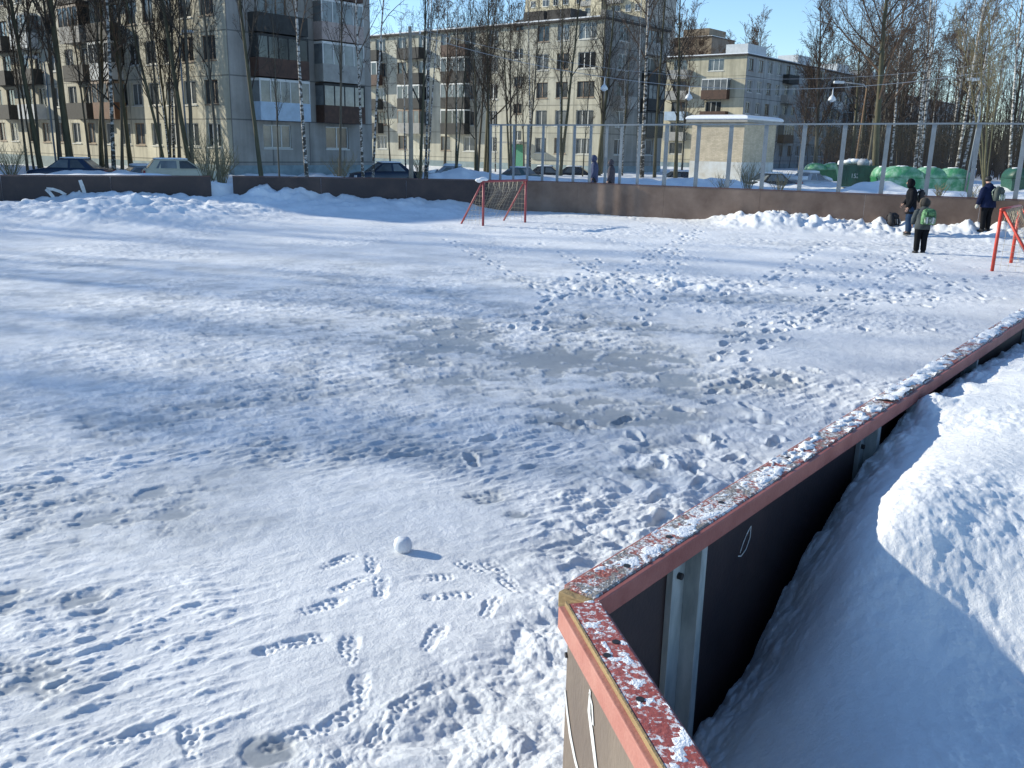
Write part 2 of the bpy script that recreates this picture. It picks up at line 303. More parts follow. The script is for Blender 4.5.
def height(x, y):
    sd = sdist(x, y); r = np.hypot(x, y)
    # ---- inside: ice sheet
    inn = .012*fbm(x*.6, y*.6, 3, 1)
    # banks along the boards
    lw = ss(-3.0, -9.5, x)
    t = np.clip((8.0-sd)/8.0, 0, 1)
    far = (y > 15)
    bank = (.50*(.75+.6*fbm(x*.25+3, y*.25, 2, 5)))*(t**1.6)*lw*ss(13, 21, y)
    bank = bank + .42*gauss(x, y, -11.3, 26.3, 2.6) + .10*gauss(x, y, -15.5, 23.5, 2)
    mid = ss(-10, -7.5, x)*ss(-.2, -2.8, x)
    bank = bank+.36*mid*np.clip((3.4-sd)/3.4, 0, 1)**1.2*ss(15, 20, y)*(1+.5*fbm(x*.8, y*.8, 3, 9))
    rb = ss(5.5, 7.5, x)*ss(20, 22, y)
    bank = bank+rb*ss(2.6, .5, sd)*(.20+.30*np.abs(fbm(x*1.6, y*1.6, 4, 11)))+rb*.22*gauss(x, y, 8.0, 27.9, 1.0)
    bank = bank+.05*ss(1.2, 0, sd)*far
    bank = bank*(1+.30*fbm(x*1.2, y*1.2, 3, 41)+.35*(bil(x*1.6, y*1.6, 4, 43)-.35))
    nw = ss(1.1, .05, sd)*ss(22, 20, y)*ss(-.7, .25, x)
    bank = bank+nw*(.05+.10*bil(x*2.2, y*2.2, 4, 13))
    inn = inn+np.maximum(bank, 0)
    # ---- outside
    out = .3-.42*ss(35, 44, y)+.06*fbm(x*.12, y*.12, 3, 21)
    ob = ss(0, -.4, sd)*ss(-5.5, -1.6, sd)
    amp = .30+.38*ss(-6, -11, x)+.10*fbm(x*.4, y*.4, 2, 23)+.35*gauss(x, y, -6, 33.5, 3)*1.2
    out = out+ob*amp*(y > 17)*(x < 3)+.12*ss(-8.5, -11.5, x)*gauss(x, y, -15.5, 31.6, 4.5)*ss(0, -1.2, sd)
    gate = gauss(x, y, -10.0, 33.0, 1.3); out = out*(1-.75*gate)+.12*gate
    hz = np.maximum(0, fbm(x*.16, y*.16, 4, 27)+.05)*.95*ss(34, 42, y)*ss(80, 60, y)
    out = out+hz+.06*fbm(x*.9, y*.9, 3, 29)*ss(14, 20, r)
    out = out+ss(5, 9, x)*ss(33, 38, y)*ss(50, 42, y)*(.05+.3*np.abs(fbm(x*.3, y*.3, 3, 31)))
    u = (x-C0[0])*D[0]+(y-C0[1])*D[1]; v = (x-C0[0])*NB[0]+(y-C0[1])*NB[1]
    nm = (x > -3) & (y < 26) & (u > -6) & (u < 24)
    mh = np.zeros(x.shape); idx = np.where(nm & (sd < .3))
    if idx[0].size: mh[idx] = mound(u[idx], np.maximum(v[idx], .0))
    wm = ss(16, 9, u)*ss(9, 4, v)*nm
    mtex = .014*fbm(x*1.7, y*1.7, 3, 33)+(.012*fbm(x*9, y*9, 4, 35, .6)+.012*bil(x*5, y*5, 3, 36))*ss(.0, .35, fbm(x*1.2+5, y*1.2, 2, 37)-.02)+.003*fbm(x*20, y*20, 2, 39)+.10*(bil(u*3.2, v*5, 4, 38)-.36)*ss(.34, .05, v)
    mtex = mtex - .075*gauss(u, v, 2.15, 1.25, .16) - .05*gauss(u, v, 1.85, 1.45, .14) - .05*gauss(u, v, .9, 1.35, .18)+.05*gauss(u, v, 3.45, .17, .12)
    out = out*(1-wm)+(mh+mtex)*wm
    return inn, out, sd
SD1 = np.array([.86, .51])         # wind-ripple direction
def detail(x, y, sd, r):
    """fine relief of the trodden ice sheet, and how icy each spot is"""
    a = x*SD1[0]+y*SD1[1]; b = -x*SD1[1]+y*SD1[0]
    wob = fbm(x*.8, y*.8, 2, 51)*.5
    rip = fbm(a*4.6+wob, (b+wob*.3)*12.5, 4, 53, .55)
    zone = ss(-.12, .35, fbm(x*.35, y*.35, 3, 55)+.5*gauss(x, y, -2.6, 4.6, 1.6)+.28*gauss(x, y, -1.5, 11, 4)+.25*gauss(x, y, -5, 9, 4)-.45*gauss(x, y, -.7, 4.2, 1.0)-.35*gauss(x, y, -1.6, 5.6, 1.3))
    h = zone*.0165*np.maximum(rip+.02, -.12)*1.5
    h = h+.004*fbm(x*9, y*9, 3, 57)+.0035*rip
    # trodden, lumpy trail near the board and across the middle
    tr = np.zeros(x.shape)
    for (p, q, w_) in TRAILS:
        ex, ey = q[0]-p[0], q[1]-p[1]; t = np.clip(((x-p[0])*ex+(y-p[1])*ey)/(ex*ex+ey*ey), 0, 1)
        tr = np.maximum(tr, np.exp(-((x-p[0]-t*ex)**2+(y-p[1]-t*ey)**2)/(w_*w_)))
    lum = bil(x*2.3+.3*fbm(x*2, y*2, 2, 60), y*2.3, 5, 61)
    h = h+tr*(.085*(lum-.42))
    h = h+tr*.012*fbm(x*14, y*14, 3, 63)*ss(-.2, .3, fbm(x*2, y*2, 2, 64))
    # the churned mound of scraped snow further out
    for cx_, cy_, rx, ry, am in CHURN:
        g = np.exp(-((x-cx_)/rx)**2-((y-cy_)/ry)**2)*ss(-.3, .2, fbm(x*.7, y*.7, 3, 67)+.1)
        h = h+g*(am*(bil(x*2.0, y*2.6, 4, 65)-.22)+.012*fbm(x*9, y*9, 2, 69))
    ice = np.zeros(x.shape)
    for cx_, cy_, rx, ry, am in ICE:
        ice = np.maximum(ice, am*np.exp(-(((x-cx_)/rx)**2+((y-cy_)/ry)**2)**1.5))
    f = fbm(x*.9, y*.9, 5, 71, .6); f2 = fbm(a*1.4, b*5, 4, 73, .6)
    ice = ice*1.25+.75*f*ss(0, .6, ice)+.45*f2*ss(0, .5, ice)
    worn = ss(3.5, -1.0, x-.12*(y-8))*ss(24, 14, y)*(1-gauss(x, y, -.9, 4.0, 1.5))
    f3 = fbm(x*4, y*4, 4, 75, .65); ice = ice*np.clip(.8+.9*f3, 0, 1.3)+worn*np.clip(.17+.4*f+.3*f2+.3*f3, 0, .5)
    ice = ice+.16*zone*ss(.05, .45, -rip+.2*f)+.1*ss(.0, .5, f)
    ice = np.clip(ice, 0, 1)
    h = h*(1-.6*ss(.5, .9, ice))-.012*ss(.45, .85, ice)
    return h, ice
def G(x, y): p = gp(x, y); return (p[0], p[1])
TRAILS = [(G(300, 800), G(480, 700), .30), (G(480, 700), G(560, 640), .32), (G(540, 760), G(555, 600), .26), (G(560, 620), G(600, 500), .30), (G(600, 500), G(760, 420), .36), (G(430, 740), G(520, 760), .3),
          (G(620, 540), G(760, 460), .25), (G(640, 440), G(600, 520), .25)]
cc = G(660, 290); c3 = G(560, 285); c4 = G(900, 285); c5 = G(760, 380)
CHURN = [(cc[0], cc[1], 1.6, 1.5, .13), (c3[0], c3[1], 2.2, 1.3, .07), (c4[0], c4[1], 3, 1.2, .05), (c5[0], c5[1], 1.2, .7, .08), (9.5, 22.5, 5, 1.6, .07), (2.5, 26, 4, 1.5, .05)]
def ic(x, y, rx, ry, a): g = G(x, y); return (g[0], g[1], rx, ry, a)
ICE = [ic(640, 365, 1.3, 1.6, .66), ic(550, 350, 1.9, 2.1, .58), ic(700, 380, 1.0, .7, .66), ic(600, 410, 1.1, .7, .5), ic(482, 497, .17, .14, .9), ic(516, 514, .09, .07, .7), ic(500, 355, 1.2, .8, .3), ic(620, 440, .5, .3, .45), ic(650, 475, .3, .2, .5),
       ic(60, 600, .4, .3, .4), ic(20, 680, .3, .2, .45), ic(270, 750, .12, .09, .75), ic(740, 300, 1.4, .5, .5), ic(800, 298, 1.3, .35, .45), ic(430, 330, 2.2, 1.2, .4), ic(60, 520, 1.2, .8, .24), ic(150, 440, 1.5, .6, .2), ic(660, 330, 1.4, .8, .5), ic(560, 460, .4, .5, .35), ic(550, 320, 1.5, .7, .35), ic(840, 245, 2.5, .8, .3), ic(300, 400, 2, .6, .15)]
# footprints: (x, y, heading, length, width, depth, tread)
FP = []
def fpx(x, y, h=None, L=.29, d=.022, tread=1): g = G(x, y); FP.append((g[0], g[1], random.uniform(0, PI) if h is None else h, L, L*.36, d, tread))
for q in [(340, 561, .9), (372, 564, 1.7), (381, 587, 1.7), (351, 585, .9), (321, 607, .8), (434, 577, .3), (449, 596, .2), (471, 566, 2.6), (497, 568, 2.2), (511, 585, 2.0), (490, 607, 1.2), (434, 637, 1.2), (302, 641, .5),
          (349, 650, 1.75), (359, 690, 1.8), (340, 718, .9), (191, 742, 2.0), (290, 738, .8), (127, 739, .5), (415, 700, .9), (385, 725, 1.2), (283, 646, .5)]:
    fpx(q[0], q[1], q[2]+random.uniform(-.15, .15), random.uniform(.26, .30), .011)
for q in [(485, 439), (472, 460), (636, 437), (565, 426), (591, 426), (623, 420), (731, 342), (734, 336), (724, 344), (742, 326), (772, 332), (791, 326), (770, 341), (813, 372), (782, 372), (793, 381), (766, 421), (774, 443), (758, 385), (750, 407), (691, 470), (715, 358), (690, 410), (640, 450), (660, 462), (700, 440), (410, 455)]:
    fpx(q[0], q[1], None, .30, .045, 0)
rnd = random.Random(11)
def track(x0, y0, x1, y1, side=.09, d=.035, j=.05):
    a = np.array(G(x0, y0)); b = np.array(G(x1, y1)); L = np.linalg.norm(b-a); u = (b-a)/L; n = np.array([-u[1], u[0]]); k = int(L/.38)
    for i in range(k+1):
        p = a+u*(i*.38+rnd.uniform(-j, j))+n*(side*(1 if i % 2 else -1)+rnd.uniform(-j, j)); FP.append((p[0], p[1], math.atan2(u[1], u[0])+rnd.uniform(-.2, .2), .29, .11, d*rnd.uniform(.7, 1.2), 0))
for t in [(740, 322, 950, 292), (760, 300, 940, 296), (720, 350, 790, 318), (700, 300, 870, 255), (820, 290, 910, 250), (560, 230, 720, 262), (620, 215, 700, 240), (600, 260, 520, 330), (680, 250, 640, 330), (740, 360, 860, 290), (860, 300, 1000, 275), (450, 240, 560, 300),
          (640, 300, 560, 250), (590, 290, 700, 230), (540, 300, 660, 275), (900, 260, 990, 300), (830, 240, 760, 285), (930, 258, 850, 300), (700, 400, 780, 370), (650, 520, 740, 430), (480, 225, 620, 235), (900, 245, 760, 240)]:
    track(*t)
for i in range(55):
    x = rnd.uniform(480, 1000); y = rnd.uniform(225, 330); g = G(x, y)
    FP.append((g[0], g[1], rnd.uniform(0, PI), .28, .12, rnd.uniform(.02, .05), 0))
def build_ground():
    am = R(40); ax = np.linspace(-am, am, 1050); coarse = np.linspace(am, 2*PI-am, 70)[1:-1]
    th = np.concatenate([ax, coarse]); nt_ = len(th)
    rr = np.concatenate([np.linspace(.3, 1.5, 14, endpoint=False), np.geomspace(1.5, 2.4, 60, endpoint=False), np.geomspace(2.4, 7, 540, endpoint=False), np.geomspace(7, 13, 165, endpoint=False), np.geomspace(13, 46, 330, endpoint=False), np.geomspace(46, 110, 90, endpoint=False), np.geomspace(110, 4500, 40)])
    nr = len(rr)
    TT, RR = np.meshgrid(th, rr); x = (RR*np.sin(TT)).ravel(); y = (RR*np.cos(TT)).ravel(); r = RR.ravel()
    inn, out, sd = height(x, y)
    det = np.zeros(x.shape); ice = np.zeros(x.shape)
    idx = np.where((sd > -.1) & (r < 46))[0]
    det[idx], ice[idx] = detail(x[idx], y[idx], sd[idx], r[idx])
    bankm = np.clip((inn-.05)/.2, 0, 1); ice = ice*(1-bankm); det = det*(1-.6*bankm)
    inn = inn+det
    # footprints
    A = x.reshape(nr, nt_); Bm = y.reshape(nr, nt_)
    fpd = np.zeros((nr, nt_)); fic = np.zeros((nr, nt_))
    for (fx, fy, hd, L, Wd, dp, tread) in FP:
        fr = math.hypot(fx, fy); ft = math.atan2(fx, fy)
        i0, i1 = np.searchsorted(rr, [fr-.3, fr+.3]); j0, j1 = np.searchsorted(ax, [ft-.3/fr, ft+.3/fr])
        if i1 <= i0 or j1 <= j0: continue
        X = A[i0:i1, j0:j1]-fx; Y = Bm[i0:i1, j0:j1]-fy; c, s_ = math.cos(hd), math.sin(hd)
        a = (X*c+Y*s_)/(L/2); w = Wd/2*(1-.22*np.exp(-((a+.25)/.25)**2)+.08*a); b = (-X*s_+Y*c)/w
        e = (np.abs(a)**3+np.abs(b)**2.6)**(1/2.8)+.10*pn(X*14+fx*7, Y*14+fy*5, 77)
        mod = .75+.9*pn(X*11+fx*3, Y*11+fy, 83)
        press = -dp*ss(1.08, .72, e)*mod+(.22 if tread else .4)*dp*np.exp(-((e-1.16)/.16)**2)*np.clip(.5+1.6*pn(X*9+fx, Y*9, 81), 0, 2)
        if tread:
            m_ = ss(.98, .78, e)*ss(-.25, .25, pn(X*10+fx*3, Y*10+fy, 85)+.18)
            press = press*ss(-.4, .3, pn(X*7+fx*5, Y*7-fy, 89)+.1)+m_*.0032*(np.sin(a*23+2.5*b*b)+np.sin(b*7.5+1.2*np.sin(a*11)))+ss(.98, .7, e)*.005*fbm(X*30+fx*5, Y*30, 2, 87)
        fpd[i0:i1, j0:j1] = fpd[i0:i1, j0:j1]+press
        if not tread: fic[i0:i1, j0:j1] = np.maximum(fic[i0:i1, j0:j1], ss(.95, .7, e)*.45)
    inn = inn+fpd.ravel()*(1-bankm); ice = np.clip(np.maximum(ice, fic.ravel()*(1-bankm)), 0, 1)
    wid = .02+.0035*np.maximum(r-8, 0)
    k = ss(.015-.04*ss(6, 15, r), -.02-.26*ss(6, 15, r), sd)
    # no wall in the opening behind the camera side: gentle ramp there
    ramp = (y < 1.12)
    k = np.where(ramp, ss(.9, -.3, sd), k)
    z = inn*(1-k)+out*k; ice = ice*(1-k)
    road = np.zeros(x.shape)
    v = np.empty((nr*nt_+1, 3)); v[:-1, 0] = x; v[:-1, 1] = y; v[:-1, 2] = z; v[-1] = (0, 0, z[0])
    i = np.arange(nr-1)[:, None]*nt_; j = np.arange(nt_)[None, :]; j2 = (j+1) % nt_
    f = np.stack([i+j, i+j2, i+nt_+j2, i+nt_+j], -1).reshape(-1, 4)[:, ::-1]
    me = bpy.data.meshes.new('snow_ground'); nv = len(v); nf = len(f)
    tri = np.stack([np.full(nt_, nv-1), np.arange(nt_), (np.arange(nt_)+1) % nt_], -1)[:, ::-1]
    me.vertices.add(nv); me.vertices.foreach_set('co', v.astype(np.float32).ravel())
    loops = np.concatenate([f.ravel(), tri.ravel()]); me.loops.add(len(loops)); me.loops.foreach_set('vertex_index', loops.astype(np.int32))
    me.polygons.add(nf+nt_); st = np.concatenate([np.arange(nf)*4, nf*4+np.arange(nt_)*3]); me.polygons.foreach_set('loop_start', st.astype(np.int32))
    me.polygons.foreach_set('use_smooth', np.ones(nf+nt_, bool)); me.update(calc_edges=True)
    at = me.attributes.new('ice', 'FLOAT', 'POINT'); at.data.foreach_set('value', np.concatenate([ice, [0]]).astype(np.float32))
    me.materials.append(snow); o = bpy.data.objects.new('snow_ground', me); COL.objects.link(o); tag(o, kind='structure')
build_ground()
def gh(x, y):
    xa, ya = np.array([float(x)]), np.array([float(y)]); a, b, s_ = height(xa, ya); return float(a[0] if s_[0] > 0 else b[0])
def gpos(x, y): return (x, y, gh(x, y))
# ------------------------------------------------------------------ boards
def polywall(pts, off, th, z0, z1, mb, closed_off=None):
    """a board of thickness th along pts (plan), offset off to the outside (right of travel reversed), between z0 and z1"""
    n = len(pts); P = [np.array(p, float) for p in pts]; nor = []
    for i in range(n):
        d = P[min(i+1, n-1)]-P[max(i-1, 0)]; d /= np.linalg.norm(d); nor.append(np.array([-d[1], d[0]]))
    rings = []
    for i in range(n):
        a = P[i]+nor[i]*off; b = P[i]+nor[i]*(off+th); rings.append([(a[0], a[1], z0), (b[0], b[1], z0), (b[0], b[1], z1), (a[0], a[1], z1)])
    mb.loft(rings); return mb
def subdiv(pts, step):
    out = [np.array(pts[0], float)]
    for a, b in zip(pts[:-1], pts[1:]):
        a = np.array(a, float); b = np.array(b, float); k = max(1, int(np.linalg.norm(b-a)/step))
        for i in range(1, k+1): out.append(a+(b-a)*i/k)
    return out
def strip(parent, name, m, pts, w, fn, th=.003):
    """a painted stroke: flat ribbon following pts (u,z) on a plane given by fn(u,z,o)"""
    mb = MB(); P = [np.array(p, float) for p in pts]; rings = []
    for i in range(len(P)):
        d = P[min(i+1, len(P)-1)]-P[max(i-1, 0)]; d /= max(np.linalg.norm(d), 1e-6); nn = np.array([-d[1], d[0]])
        ww = w[i] if hasattr(w, '__len__') else w
        a = P[i]+nn*ww/2; b = P[i]-nn*ww/2; rings.append([fn(a[0], a[1], .002), fn(b[0], b[1], .002), fn(b[0], b[1], .002+th), fn(a[0], a[1], .002+th)])
    mb.loft(rings); return mb
BH = 1.1
def rink_wall(pts, mtl, label, posts=True, h=BH):
    t = thing('rink_board_wall', (pts[0][0], pts[0][1], 0), 0, label, 'board wall', 'far boards of the rink')
    # panels of about 3 m with narrow joints
    L = [0]
    for a, b in zip(pts[:-1], pts[1:]): L.append(L[-1]+math.hypot(b[0]-a[0], b[1]-a[1]))
    tot = L[-1]; n = max(1, round(tot/3.0))
    def at(s):
        s = min(max(s, 0), tot)
        for i in range(len(pts)-1):
            if s <= L[i+1] or i == len(pts)-2:
                k = (s-L[i])/(L[i+1]-L[i]); return np.array(pts[i], float)*(1-k)+np.array(pts[i+1], float)*k
    for i in range(n):
        s0, s1 = tot*i/n+.002, tot*(i+1)/n-.002; seg = [at(s0)]+[np.array(pts[j], float) for j in range(1, len(pts)-1) if s0 < L[j] < s1]+[at(s1)]
        polywall(seg, 0, .03, -.1, h-.025, MB()).obj('board_panel', mtl, t, world=True)
    cap = MB(); polywall(subdiv(pts, 2), -.01, .09, h-.022, h+.01, cap).obj('cap_rail', M_dkcap, t, world=True)
    return t, at, tot
M_dkcap = mat('weathered_dark_cap', (.07, .04, .035), .6, .4, 3, col2=(.13, .06, .05))
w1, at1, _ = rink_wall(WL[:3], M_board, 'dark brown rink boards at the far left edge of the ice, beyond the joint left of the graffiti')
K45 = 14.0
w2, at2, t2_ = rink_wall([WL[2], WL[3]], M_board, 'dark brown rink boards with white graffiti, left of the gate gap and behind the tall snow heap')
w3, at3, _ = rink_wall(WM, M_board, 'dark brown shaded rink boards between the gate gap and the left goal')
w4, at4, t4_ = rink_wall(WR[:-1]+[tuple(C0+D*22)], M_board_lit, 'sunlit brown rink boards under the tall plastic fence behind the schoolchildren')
# snow lying on the left boards' top
# graffiti on the left board
a = np.array(WL[2]); b = np.array(WL[3]); dv = (b-a)/np.linalg.norm(b-a); nv_ = np.array([dv[1], -dv[0]])
def onleft(px, py):
    # measured position on the board plane from the photograph
    r = ray(px, py); nn = nv_; t = (a@nn)/(r[:2]@nn); p = np.array([0, 0, CH])+r*t; return ((p[:2]-a)@dv, p[2])
fnL = lambda u, z, o: (a[0]+dv[0]*u+nv_[0]*(o-.0), a[1]+dv[1]*u+nv_[1]*(o-.0), z)
gm = MB()
def stroke(pp, w):
    global gm
    m = strip(None, '', None, [onleft(*q) for q in pp], w, fnL); n = len(gm.v); gm.v += m.v; gm.f += [tuple(i+n for i in f) for f in m.f]
stroke([(46, 189), (50, 193), (54, 198), (58, 203), (60, 206)], .10); stroke([(46.5, 188.8), (53, 189.2), (60, 191.5), (66, 195)], .09); stroke([(66, 195), (61, 197), (57, 200)], .07)
stroke([(66.5, 196), (66, 201), (66, 203)], .05); stroke([(69, 195), (70, 200)], .07); stroke([(60, 203), (64, 199)], .05); stroke([(79, 190.5), (81.5, 198)], .06); stroke([(80, 180), (82.5, 187), (86, 197.5)], [.10, .12, .10])
gm.obj('graffiti', M_graf, w2, world=True)
gj = strip(None, '', None, [onleft(42, 176.5), onleft(46, 206)], .06, fnL); gj.obj('joint_strip', M_board, w2, world=True)
# fence of clear plastic sheets on steel posts, standing on the right hand boards
fx = [488, 500, 513, 527, 541.5, 556, 572, 588, 603.5, 618, 636, 663, 694.5, 726.5, 761, 799, 838.5, 881.5, 926.5, 971, 1017]
f4 = []
def hitwall(px):
    r = ray(px, 185)[:2]; best = None
    for i in range(len(WR)-2):
        A_ = np.array(WR[i]); B_ = np.array(WR[i+1]); M2 = np.array([[r[0], -(B_-A_)[0]], [r[1], -(B_-A_)[1]]])
        try: k, s = np.linalg.solve(M2, A_)
        except Exception: continue
        if -.02 <= s <= 1.02 and k > 0: best = A_+(B_-A_)*s; break
    return best
fp = [hitwall(x) for x in fx]; fp[0] = np.array(WR[0])
fp = [p for p in fp if p is not None]
lst = fp[-1]; fp += [np.array([15.55, 25.05]), np.array([16.55, 23.3]), C0+D*23.6, C0+D*21.9]
ft = thing('plastic_sheet_fence', (fp[0][0], fp[0][1], BH), 0, 'tall grey post fence with clear plastic sheets standing on the right hand rink boards', 'fence')
def ftop(p): return 2.98+.20*max(0, min(1, (p[0]+1)/14))
rail = MB()
for i, p in enumerate(fp):
    p0 = fp[max(i-1, 0)]; p1 = fp[min(i+1, len(fp)-1)]; d = (p1-p0)/np.linalg.norm(p1-p0); nn = np.array([-d[1], d[0]]); q = p+nn*.07
    zt = ftop(p)
    def fr(x, y, z, q=q, d=d, nn=nn): return (q[0]+d[0]*x+nn[0]*y, q[1]+d[1]*x+nn[1]*y, z)
    # C-profile post: web and two flanges
    mb = MB(); w = .042 if i < 11 else .062
    mb.box(-w, -.002, .55, w, .006, zt, fr); mb.box(-w, .006, .55, -w+.012, .06, zt, fr); mb.box(w-.012, .006, .55, w, .06, zt, fr)
    mb.obj('post', M_post, ft, world=True).location.z = 0
for o in ft.children: pass
rings = []
P2 = []
for i, p in enumerate(fp):
    p0 = fp[max(i-1, 0)]; p1 = fp[min(i+1, len(fp)-1)]; d = (p1-p0)/np.linalg.norm(p1-p0); P2.append(p+np.array([-d[1], d[0]])*.04)
for p in P2: zt = ftop(p); rings.append([(p[0], p[1], zt-.05), (p[0]+.02, p[1]+.03, zt-.05), (p[0]+.02, p[1]+.03, zt), (p[0], p[1], zt)])
MB().loft(rings).obj('top_rail', M_post, ft, world=True)
for i in range(len(P2)-1):
    p, q = P2[i], P2[i+1]; e = (q-p)/np.linalg.norm(q-p); p = p+e*.02; q = q-e*.02; n_ = np.array([-e[1], e[0]])*.0
    MB().quad((p[0], p[1], BH+.02), (q[0], q[1], BH+.02), (q[0], q[1], ftop(q)-.055), (p[0], p[1], ftop(p)-.055)).obj('plastic_sheet', M_pane, ft, world=True)
# ---- near board
def near(u, v, z): return (C0[0]+D[0]*u+NB[0]*v, C0[1]+D[1]*u+NB[1]*v, z)
nt = thing('rink_board_wall', (C0[0], C0[1], 0), 0, 'near rink board with worn red snow-dusted cap beside the tall snow mound at right', 'board wall')
TOP = 1.12
MB().box(.07, -.055, -.1, 22, -.035, TOP-.055, near).obj('board_panel', M_board, nt, world=True)
for k in range(12):      # top plank in lengths
    s0 = .0 if k == 0 else .0+k*2.02; s1 = s0+2.014
    if s0 > 21.9: break
    MB().box(s0+(.01 if k == 0 else 0), -.062, TOP-.05, min(s1, 22), .042, TOP, near).obj('cap_plank', M_grime, nt, world=True, bevel=.006)
MB().box(.0, .043, TOP-.066, 22, .060, TOP-.004, near).obj('cap_edge_strip', M_redside, nt, world=True, bevel=.003)
MB().box(.03, -.078, TOP-.066, 22, -.063, TOP-.012, near).obj('cap_edge_strip', M_redside, nt, world=True, bevel=.003)
# wooden block showing at the mitred corner
MB().box(-.02, -.062, TOP-.055, .009, .038, TOP-.008, near).obj('end_grain_block', M_wood, nt, world=True, bevel=.004)
def ribpost(u, z0=-.1):
    mb = MB(); f = near
    mb.box(u-.07, -.033, z0, u+.05, -.027, TOP-.066, f); mb.box(u+.044, -.027, z0, u+.05, .030, TOP-.066, f)
    mb.box(u+.050, .024, z0, u+.085, .030, TOP-.066, f); mb.box(u-.07, -.027, z0, u-.064, -.010, TOP-.066, f)
    o = mb.obj('steel_post', M_galv, nt, world=True, bevel=.0015)
    b = MB(); b.tube([near(u, -.028, .93), near(u, -.012, .93)], .012, 8); b.obj('bolt', M_bolt, o); 
    for ch in o.children: ch.location = (-C0[0], -C0[1], 0)
def u_of(px, py, v=0.0):
    r = ray(px, py); t = (v+C0@NB)/(r[:2]@NB); p = r*t; return float((p[:2]-C0)@D)
uu = [u_of(684, 600), u_of(868, 440), u_of(903, 415)]
print('post u', uu)
for u in (uu[0], uu[1], uu[1]+1.95, uu[1]+3.9, uu[1]+5.85): ribpost(u)
bolts = [(627, 566), (669, 537), (721, 502.5), (788, 458)]
for q in bolts:
    g = gp(q[0], q[1], TOP); o = MB().tube([(g[0], g[1], TOP-.01), (g[0], g[1], TOP+.002)], .011, 12).obj('bolt', M_bolt, nt, world=True)
# chalk scribble on the outer face
def near_hit(px, py): 
    r = ray(px, py); v = -.033; t = (v+C0@NB)/(r[:2]@NB); p = np.array([0, 0, CH])+r*t; return (float((p[:2]-C0)@D), p[2])
sm = MB()
for pp, w in (([(740, 553), (743, 543), (748, 531), (751, 526)], .004), ([(751, 526), (750, 537), (746, 549), (741, 556), (738, 556)], .005), ([(741, 549), (746, 536), (749, 530)], .003)):
    m = strip(None, '', None, [near_hit(*q) for q in pp], w, lambda u, z, o: near(u, -.035+o, z), .001); n = len(sm.v); sm.v += m.v; sm.f += [tuple(i+n for i in f) for f in m.f]
sm.obj('chalk_scribble', M_graf, nt, world=True)
# front piece
E1 = np.array([.375, 1.50]); d2 = E1-C0; d2 = d2/np.linalg.norm(d2); n2 = np.array([-d2[1], d2[0]])      # n2 points outwards (camera right)
if n2[0] < 0: n2 = -n2
C1 = C0+np.array([.012, -.045])
def fr2(u, v, z): return (C1[0]+d2[0]*u+n2[0]*v, C1[1]+d2[1]*u+n2[1]*v, z)
ct = thing('corner_board', (C1[0], C1[1], 0), 0, 'short sunlit corner board with tan graffitied face and red cap at the bottom centre', 'board wall')
MB().box(-.01, -.045, -.1, 1.35, -.02, TOP-.06, fr2).obj('board_panel', M_tan, ct, world=True)
MB().box(.0, -.052, TOP-.045, 1.35, .036, TOP+.001, fr2).obj('cap_plank', M_red, ct, world=True, bevel=.005)
MB().box(-.012, -.075, TOP-.075, 1.35, -.053, TOP-.012, fr2).obj('cap_edge_strip', mat('sunlit_pink_red_paint', (.36, .13, .10), .6, .15, 6, .15, 90, col2=(.46, .22, .17)), ct, world=True, bevel=.003)  # paler than the other edge strips, sunlight painted into its red
MB().box(-.008, -.058, TOP-.014, 1.35, -.0525, TOP+.003, fr2).obj('raw_plank_edge', M_wood, ct, world=True)
MB().box(.03, .037, TOP-.075, 1.35, .047, TOP-.012, fr2).obj('cap_edge_strip', M_redside, ct, world=True, bevel=.003)
for q in ((616, 642.5), (607, 656), (640, 700)):
    g = gp(q[0], q[1], TOP); MB().tube([(g[0], g[1], TOP-.01), (g[0], g[1], TOP+.003)], .010, 12).obj('bolt', M_bolt, ct, world=True)
sm = MB()
def fh(px, py):
    r = ray(px, py); v = -.045; t = (v+C1@n2)/(r[:2]@n2); p = np.array([0, 0, CH])+r*t; return (float((p[:2]-C1)@d2), p[2])
for pp, w in (([(566, 690), (568, 712), (571, 735), (576, 760), (580, 775)], [.010, .018, .022, .020, .018]), ([(591, 690), (590, 712), (593, 735), (597, 768)], [.010, .022, .026, .022]), ([(590, 692), (593, 705), (594, 725)], .010)):
    m = strip(None, '', None, [fh(*q) for q in pp], w, lambda u, z, o: fr2(u, -.045-o, z), .001); n = len(sm.v); sm.v += m.v; sm.f += [tuple(i+n for i in f) for f in m.f]
sm.obj('graffiti', M_graf, ct, world=True)
g = fh(567, 655); MB().tube([fr2(g[0], -.04, g[1]), fr2(g[0], -.05, g[1])], .008, 10).obj('bolt', M_bolt, ct, world=True)
